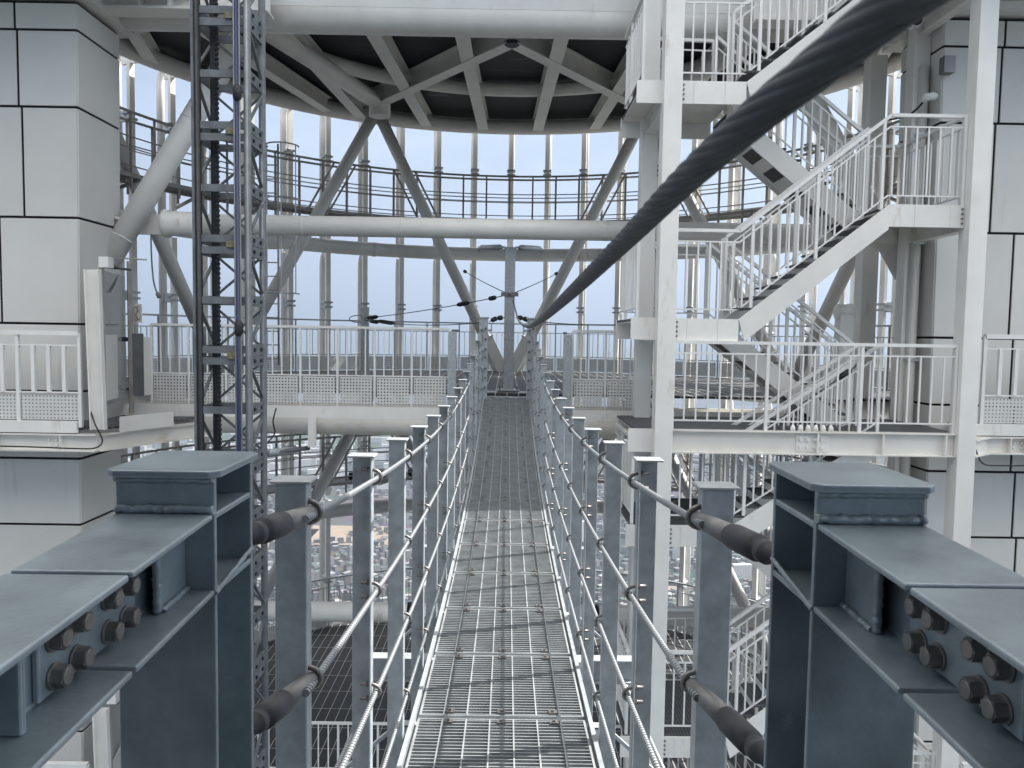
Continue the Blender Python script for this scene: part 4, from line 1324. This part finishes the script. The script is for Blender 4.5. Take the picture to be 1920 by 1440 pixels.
def flight(za, zb, y0, y1, left_low, back):
    """za low landing, zb high landing; left_low: low end on the left"""
    x0, x1 = (xl, xr) if left_low else (xr, xl)
    root = None
    for y in (y0, y1):
        pts = [(x0, y, za), (x1, y, zb), (x1, y, zb - SD_ * 1.12), (x0 + (0.12 if left_low else -0.12), y, za - SD_)]
        mb = MB().plate(pts, 0.035, (0, 1, 0))
        o = mb.build('stringer', 'white', root if root else st)
        if root is None:
            o.name = 'stair_flight'
            root = o
    n = 9
    for k in range(n):
        u = (k + 0.5) / n
        x = x0 + (x1 - x0) * u
        z = za + (zb - za) * ((k + 1) / (n + 1))
        MB().box(x - 0.16, x + 0.16, y0 + 0.04, y1 - 0.005, z - 0.03, z).build('tread', 'tread', root)
    MB().plate([(x0, y0 + 0.04, za - SD_ + 0.02), (x1, y0 + 0.04, zb - SD_ + 0.02), (x1, y1, zb - SD_ + 0.02), (x0, y1, za - SD_ + 0.02)], 0.015, (0, 0, 1)).build('soffit_lattice', 'white', root) if back else None
    if back:
        for k in range(6):
            u = (k + 0.5) / 6
            xm, zm = x0 + (x1 - x0) * u, za - SD_ + (zb - za) * u
            MB().plate([(xm - 0.11, y0 + 0.2, zm - 0.003 - 0.11 * (zb - za) / (x1 - x0)), (xm + 0.11, y0 + 0.2, zm - 0.003 + 0.11 * (zb - za) / (x1 - x0)),
                        (xm + 0.11, y1 - 0.2, zm - 0.003 + 0.11 * (zb - za) / (x1 - x0)), (xm - 0.11, y1 - 0.2, zm - 0.003 - 0.11 * (zb - za) / (x1 - x0))], 0.012, (0, 0, 1)).build('lattice_opening', 'rubber', root)
    return root


def landing(z, left, base=False):
    if left: xa, xb = XL - 0.55, xl
    else: xa, xb = xr, XR + 0.1
    if base: xa, xb = XL - 0.5, XR
    y1 = YBK + 0.25
    la = MB().box(xa + 0.02, xb - 0.002, YS + 0.04, y1, z - 0.05, z - 0.01).build('landing', 'tread', st)
    h = SD_ if not base else 0.43
    MB().box(xa + 0.03, xb - 0.01, YS + 0.05, y1 - 0.04, z - 0.075, z - 0.055).build('landing_soffit', 'white', la)
    for xx in ((XL + 0.215,) if left else (XR - 0.215,)):
        for kz in range(4):
            MB().tube([(xx, YS - 0.004, z - 0.07 - 0.085 * kz), (xx, YS - 0.028, z - 0.07 - 0.085 * kz)], 0.02, 6).build('bolt_head', 'steelplate', la)
    fx0 = XL + 0.17 if left or base else xb - 0.0
    f = MB()
    f.box(xa if not (left or base) else XL - 0.62, XR - 0.17 if not left or base else xb, YS - 0.002, YS + 0.033, z - h, z)
    f.build('edge_beam', 'white', la)
    if not base:
        for u in (0.30, 0.72):
            xs_ = (XL if left else xr) + ((xl - XL) if left else (XR - xr)) * u
            MB().box(xs_ - 0.005, xs_ + 0.005, YS - 0.006, YS - 0.0025, z - h + 0.004, z - 0.004).build('weld_seam', 'cladding', la)
    MB().box(xa, xb, y1 - 0.03, y1 + 0.01, z - h, z).build('back_beam', 'white', la)
    MB().ibeam((XL if left or base else XR, YS + 0.17, z - 0.26), (XL if left or base else XR, YBK - 0.17, z - 0.26), 0.2, 0.34, 0.02, 0.02).build('side_beam', 'white', la)
    if base:
        MB().ibeam((XL + 0.17, YS - 0.02, z - 0.215), (XR - 0.17, YS - 0.02, z - 0.215), 0.2, 0.43, 0.025, 0.03).build('base_beam', 'cream', la)
        for x in (5.7, 6.9, 8.05):
            MB().box(x - .015, x + .015, YS - 0.118, YS + 0.0, z - 0.40, z - 0.03).build('stiffener', 'white', la)
        sp = MB().box(5.32, 6.18 - 0.25, YS - 0.05, YS - 0.036, z - 0.37, z - 0.07).build('splice_plate', 'white', la)
        for kx in range(4):
            for kz in range(2):
                MB().tube([(5.40 + 0.13 * kx, YS - 0.05, z - 0.15 - 0.14 * kz), (5.40 + 0.13 * kx, YS - 0.08, z - 0.15 - 0.14 * kz)], 0.035, 8).build('bolt_head', 'white', la)
        for kx in range(6):
            MB().tube([(5.25 + 0.14 * kx, YS - 0.05, z + 0.0), (5.25 + 0.14 * kx, YS - 0.05, z + 0.07), (5.25 + 0.14 * kx, YS - 0.05, z + 0.12)], [0.05, 0.045, 0.02], 8).build('top_bolt', 'white', la)
    return la


RH, RLOW, RMID = 1.60, 0.17, 1.40


def stair_rail(path, low=RLOW, height=RH):
    r = railing(path, st, part='x', height=height, post_every=99, bal=0)
    return r


def rail_run(path, height=RH, low=RLOW, mid=RMID, every=1.5):
    """rail whose posts and infill hang below its hand rail as sub-parts"""
    tmp = thing('tmp', 'x', 'x')
    hr = railing(path, tmp, part='baluster_panel', height=height, post_every=every, bal=0.215, low=low, mid=mid, post_w=0.055, bal_w=0.028, top_r=0.035, top_name='stair_railing')
    hr.parent = st
    for ch in list(tmp.children):
        ch.parent = hr
    bpy.data.objects.remove(tmp)
    return hr


NB = 5    # index of the base level in ZS
for i, z in enumerate(ZS):
    left = (i % 2 == 0)
    base = (i == NB)
    landing(z, left, base)
    if i < len(ZS) - 1:
        front = left          # flights rising to the right run in the front plane
        if left:
            flight(z, ZS[i + 1], YS, YS + WF, True, False)
            for y in (YS + 0.10, YS + WF - 0.03):
                rail_run([(XL + 0.17, y, z), (xl, y, z), (xr, y, ZS[i + 1])] + ([(XR - 0.2, y, ZS[i + 1])] if y < YS + 0.5 and i + 1 != NB else []) if y < YS + 0.5 else
                         [(xl, y, z), (xr, y, ZS[i + 1])])
        else:
            flight(z, ZS[i + 1], YBK - WF, YBK, False, True)
            for y in (YBK - WF + 0.03, YBK - 0.03):
                rail_run([(xr, y, z), (xl, y, ZS[i + 1])])
    if base:
        rail_run([(XL + 0.17, YS - 0.03, z), (XR - 0.2, YS - 0.03, z)])
    elif left:
        rail_run([(XL - 0.5, YS + 0.1, z), (XL - 0.5, YBK + 0.1, z), (xl, YBK + 0.2, z)])
    else:
        rail_run([(XR - 0.2, YS + 0.05, z), (XR - 0.2, YBK + 0.1, z), (xr, YBK + 0.2, z)])

# tower side equipment behind the stairs: duct, conduit, lamps, camera
t = thing('cable_duct', 'pale vertical duct box and conduit on the shaded side of the tower behind the stairs', 'duct')
MB().box(7.95, 8.30, 17.32, 17.7, -1.75, 6.3).build('duct_box', 'white', t)
MB().tube([(8.42, 16.0, -12), (8.42, 16.0, 5.6)], 0.10, 14).build('conduit_pipe', 'cladding', t)
MB().box(8.50, 8.72, 15.40, 15.59, 5.30, 5.62).build('junction_box', 'steelplate', t)
for z in (4.2, 2.0, -0.4, -3.0):
    MB().box(8.30, 8.56, 15.88, 16.12, z, z + 0.05).build('pipe_clip', 'galv_light', t)
for k, (px, py, lb) in enumerate(((1712, 118, 'white caged bulkhead lamp high on the tower side above the stair landing'), (1706, 465, 'white caged bulkhead lamp below the stair landing on the tower side'))):
    t = thing('bulkhead_lamp', lb, 'lamp', 'bulkhead lamps on the tower side')
    q = P(px, py, 16.9)
    MB().tube([q + Vector((0, 0, -0.24)), q + Vector((0, 0, -0.20)), q + Vector((0, 0, 0.12)), q + Vector((0, 0, 0.16))], [0.06, 0.11, 0.12, 0.09], 14).build('lamp_glass', 'lampglass', t)
    MB().tube([q + Vector((0, 0, 0.16)), q + Vector((0, 0, 0.26))], 0.13, 14).build('lamp_cap', 'white', t)
    for z in (-0.1, 0.0, 0.1):
        MB().tube([q + Vector((0.135 * math.cos(a_), 0.135 * math.sin(a_), z)) for a_ in [2 * math.pi * j / 16 for j in range(16)]], 0.010, 6, closed=True).build('guard_ring', 'white', t)
    MB().box(q.x + 0.12, q.x + 0.2, q.y - 0.05, q.y + 0.05, q.z - 0.05, q.z + 0.05).build('wall_bracket', 'white', t)
    c_ = MB().tube(catmull([q + Vector((0, 0, 0.26)), q + Vector((0.02, -0.05, 0.5)), q + Vector((0.25, -0.3, 0.75)), q + Vector((0.45, -0.6, 0.9)), q + Vector((0.6, -0.9, 1.15))], 8), 0.03, 8).build('supply_cable', 'rubber', t)
t = thing('security_camera', 'small round white camera under the soffit beside the stair column', 'camera')
q = P(1714, 40, 15.5)
MB().tube([q + Vector((0, 0.1, 0)), q + Vector((0, -0.1, -0.02))], 0.13, 18).build('camera_body', 'white_clean', t)
MB().tube([q + Vector((0, -0.1, -0.02)), q + Vector((0, -0.13, -0.025))], 0.095, 18).build('lens', 'rubber', t)
MB().box(q.x - 0.14, q.x + 0.02, q.y - 0.05, q.y + 0.1, q.z + 0.09, q.z + 0.8).build('bracket', 'white', t)
t = thing('flood_lamp', 'white oval lamp on an arm at the tower side level with the stair landing', 'lamp')
q = P(1745, 183, 15.6)
MB().tube([q + Vector((-0.16, 0, -0.08)), q + Vector((-0.1, 0, 0)), q + Vector((0.05, 0, 0.03)), q + Vector((0.12, 0, 0.03))], [0.03, 0.08, 0.08, 0.05], 12).build('lamp_head', 'white_clean', t)
MB().tube(catmull([q + Vector((-0.1, 0, -0.04)), q + Vector((-0.25, 0.3, -0.25)), q + Vector((-0.4, 0.9, -0.2))], 6), 0.02, 8).build('supply_cable', 'rubber', t)
t = thing('utility_post', 'tall pale cabinet post with rusty edge on the platform behind the stairs', 'cabinet')
q = PZ(1660, 795, ZD)
MB().box(7.25, 7.55, 16.75, 17.05, ZD, 0.62).build('cabinet_body', 'white', t, bevel=0.01)
MB().tube([(7.22, 16.9, 0.63), (7.58, 16.9, 0.63)], 0.17, 14).build('round_top', 'white', t)
t = thing('black_clamp', 'black cylindrical clamp on a wire behind the stair railing', 'clamp')
a, b = P(1570, 712, 15.0), P(1596, 694, 15.0)
MB().tube([a, lerp(a, b, .15), lerp(a, b, .85), b], [0.03, 0.08, 0.08, 0.03], 10).build('clamp_body', 'rubber', t)
MB().tube([P(1440, 800, 15.0), a], 0.012, 6).build('wire_strand', 'rubber', t)
MB().tube(catmull([b, P(1615, 675, 15.0), P(1624, 660, 15.0), P(1618, 652, 15.0), P(1600, 648, 15.0)], 6), 0.012, 6).build('wire_tail', 'rubber', t)

# ------------------------------------------------------------ ground, hills, city
def xyz_grid(name, x0, x1, y0, y1, nx, ny, zf, m_, kind='structure'):
    mb = MB()
    for j in range(ny + 1):
        for i in range(nx + 1):
            x, y = x0 + (x1 - x0) * i / nx, y0 + (y1 - y0) * j / ny
            mb.v.append((x, y, zf(x, y)))
    for j in range(ny):
        for i in range(nx):
            mb.sm.add(len(mb.f))
            mb.f.append([j * (nx + 1) + i, j * (nx + 1) + i + 1, (j + 1) * (nx + 1) + i + 1, (j + 1) * (nx + 1) + i])
    o = mb.build(name, m_, fix=False)
    o['kind'] = kind
    return o


def ground_material():
    m = bpy.data.materials.new('city_ground'); m.use_nodes = True
    n, l = m.node_tree.nodes, m.node_tree.links
    b = n['Principled BSDF']; b.inputs['Roughness'].default_value = 0.9
    t = n.new('ShaderNodeTexCoord')
    n1 = n.new('ShaderNodeTexNoise'); n1.inputs['Scale'].default_value = 0.0011; n1.inputs['Detail'].default_value = 5
    n2 = n.new('ShaderNodeTexVoronoi'); n2.inputs['Scale'].default_value = 0.012
    l.new(t.outputs['Object'], n1.inputs['Vector']); l.new(t.outputs['Object'], n2.inputs['Vector'])
    r1 = n.new('ShaderNodeValToRGB'); cr = r1.color_ramp
    cr.elements[0].position, cr.elements[1].position = 0.38, 0.62
    cr.elements[0].color = (0.022, 0.036, 0.022, 1); cr.elements[1].color = (0.085, 0.08, 0.075, 1)
    e = cr.elements.new(0.5); e.color = (0.055, 0.058, 0.056, 1)
    l.new(n1.outputs['Fac'], r1.inputs['Fac'])
    mxn = n.new('ShaderNodeMixRGB'); mxn.blend_type = 'MULTIPLY'; mxn.inputs[0].default_value = 0.6
    l.new(r1.outputs['Color'], mxn.inputs[1]); l.new(n2.outputs['Color'], mxn.inputs[2])
    l.new(mxn.outputs['Color'], b.inputs['Base Color'])
    return m


M['ground'] = ground_material()
M['forest'] = mat('forest_hill', (0.045, 0.065, 0.035), 0.95, var=0.5, scale=0.01)
M['sand'] = mat('sandy_yard', (0.26, 0.20, 0.14), 0.9, var=0.15, scale=0.02)
M['river'] = mat('river_water', (0.05, 0.07, 0.075), 0.12)
xyz_grid('ground', -40000, 40000, -20000, 60000, 8, 8, lambda x, y: GROUND, 'ground')


def hills(name, ridge_y, width, height, seed, x0, x1, nx=120, ny=14):
    rnd = random.Random(seed)
    ph = [(rnd.uniform(0, 6.28), rnd.uniform(0.6, 1.4) * (k + 1)) for k in range(7)]
    def zf(x, y):
        u = (x - x0) / (x1 - x0) * 6.28
        h = 0.45 + sum(math.sin(u * f * 1.3 + p) / (k + 1.6) for k, (p, f) in enumerate(ph)) * 0.32
        v = 1 - abs(y - ridge_y) / width
        rough = 1 + 0.12 * math.sin(x * 0.004 + y * 0.006) + 0.08 * math.sin(x * 0.011 - y * 0.007)
        return GROUND - 5 + max(0, h) * height * max(0, v) ** 1.1 * rough
    return xyz_grid(name, x0, x1, ridge_y - width, ridge_y + width, nx, ny, zf, 'forest')


hills('mountains', 26000, 5000, 2300, 4, -26000, 26000)
hills('hills', 14500, 2600, 720, 9, -12000, 12000)
hills('hills', 5600, 700, 260, 12, -3600, 1500, 80)

# river and school yards as low sheets
o = MB().plate([(-9000, 7200, GROUND + 2), (9000, 8700, GROUND + 2), (9000, 9400, GROUND + 2), (-9000, 7800, GROUND + 2)], 1, (0, 0, 1)).build('river', 'river'); o['kind'] = 'structure'
for k, (px, py, sx_, sy_) in enumerate(((655, 1005, 170, 140), (520, 1012, 120, 150), (420, 880, 420, 300), (1240, 1115, 60, 70))):
    c = PZ(px, py, GROUND)
    o = MB().plate([(c.x - sx_, c.y - sy_, GROUND + 3), (c.x + sx_, c.y - sy_, GROUND + 3), (c.x + sx_, c.y + sy_, GROUND + 3), (c.x - sx_, c.y + sy_, GROUND + 3)], 1, (0, 0, 1)).build('school_yard_ground', 'sand')
    o['kind'] = 'structure'


def city_material():
    m = bpy.data.materials.new('city_buildings'); m.use_nodes = True
    n, l = m.node_tree.nodes, m.node_tree.links
    b = n['Principled BSDF']; b.inputs['Roughness'].default_value = 0.75
    a = n.new('ShaderNodeVertexColor'); a.layer_name = 'Col'
    l.new(a.outputs['Color'], b.inputs['Base Color'])
    return m


M['city'] = city_material()
PAL_ROOF = [(0.50, 0.50, 0.49), (0.36, 0.36, 0.35), (0.62, 0.62, 0.60), (0.10, 0.30, 0.20), (0.13, 0.34, 0.26), (0.28, 0.12, 0.09), (0.20, 0.20, 0.22), (0.14, 0.18, 0.28), (0.42, 0.36, 0.30)]
PAL_ROOF = [tuple(c * 0.55 for c in q) for q in PAL_ROOF]
PAL_WALL = [(0.55, 0.52, 0.48), (0.40, 0.25, 0.19), (0.62, 0.60, 0.57), (0.32, 0.29, 0.27), (0.70, 0.69, 0.67)]


def grey_mix(q, k): return tuple(k * (c * 0.4 + 0.6 * sum(q) / 3) for c in q)


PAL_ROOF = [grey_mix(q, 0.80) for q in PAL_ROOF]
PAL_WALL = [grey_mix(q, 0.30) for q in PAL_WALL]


def city(name, cells, label=None):
    rnd = random.Random(21)
    v, f, cols = [], [], []
    for (x, y, w_, d_, h, ang, roof, wall) in cells:
        o = len(v)
        c, s_ = math.cos(ang), math.sin(ang)
        for z in (GROUND - 2, GROUND + h):
            for dx, dy in ((-w_, -d_), (w_, -d_), (w_, d_), (-w_, d_)):
                v.append((x + dx * c - dy * s_, y + dx * s_ + dy * c, z))
        for q in ((0, 1, 5, 4), (1, 2, 6, 5), (2, 3, 7, 6), (3, 0, 4, 7)):
            f.append([o + k for k in q]); cols.append(wall)
        f.append([o + 4, o + 5, o + 6, o + 7]); cols.append(roof)
    me = bpy.data.meshes.new(name)
    me.from_pydata(v, [], f)
    ca = me.color_attributes.new('Col', 'FLOAT_COLOR', 'CORNER')
    buf = []
    for c in cols:
        buf += [c[0], c[1], c[2], 1.0] * 4
    ca.data.foreach_set('color', buf)
    me.materials.append(M['city'])
    o = bpy.data.objects.new(name, me)
    S.collection.objects.link(o)
    o['kind'] = 'stuff'
    return o


cells = []
rnd = random.Random(5)
for k in range(26000):
    y = 1050 * math.exp(rnd.random() * 2.1)
    x = rnd.uniform(-0.72, 0.72) * y
    # street grid: drop houses that fall on roads, leave parks open
    blk = math.sin(x * 0.0041 + 1.3) * math.sin(y * 0.0035 + 0.4)
    if blk > 0.80: continue
    ang = 0.25 + 0.5 * math.sin(math.floor(x / 420) * 12.9 + math.floor(y / 380) * 7.7)
    u, vv = x * math.cos(ang) + y * math.sin(ang), -x * math.sin(ang) + y * math.cos(ang)
    u, vv = math.floor(u / 27) * 27 + rnd.uniform(-3, 3), math.floor(vv / 27) * 27 + rnd.uniform(-3, 3)
    if (u % 190) < 22 or (vv % 150) < 20: continue
    x2, y2 = u * math.cos(ang) - vv * math.sin(ang), u * math.sin(ang) + vv * math.cos(ang)
    h = rnd.choice((11, 14, 17, 20, 24)) * (1.9 if rnd.random() < 0.04 else 1)
    cells.append((x2, y2, rnd.uniform(6, 11.5), rnd.uniform(6, 11.5), h, ang, rnd.choice(PAL_ROOF), rnd.choice(PAL_WALL)))
city('city_houses', cells)
cells = []
for (px, py, n_) in ((540, 850, 60), (330, 858, 40), (470, 880, 30), (250, 870, 30), (880, 842, 30), (1100, 850, 30), (620, 905, 26), (1430, 870, 40), (1350, 1010, 8)):
    c = PZ(px, py, GROUND)
    for k in range(n_):
        x, y = c.x + rnd.gauss(0, 300), c.y + rnd.gauss(0, 380)
        ang = rnd.choice((0.1, 0.5, -0.3))
        g_ = rnd.uniform(0.42, 0.55)
        cells.append((x, y, rnd.uniform(24, 44), 9, rnd.uniform(55, 95), ang, (0.5, 0.5, 0.5), (g_, g_, g_ * 0.97)))
city('apartment_blocks', cells)

# ------------------------------------------------------------ haze
hm = bpy.data.materials.new('haze'); hm.use_nodes = True
n, l = hm.node_tree.nodes, hm.node_tree.links
n.remove(n['Principled BSDF'])
pv = n.new('ShaderNodeVolumePrincipled')
pv.inputs['Color'].default_value = (0.40, 0.49, 0.635, 1)
pv.inputs['Density'].default_value = 0.000118
pv.inputs['Anisotropy'].default_value = 0.25
l.new(pv.outputs['Volume'], n['Material Output'].inputs['Volume'])
M['haze'] = hm
hz = MB().box(-45000, 45000, -22000, 65000, GROUND - 12, 1900).build('haze', 'haze')
hz['kind'] = 'stuff'
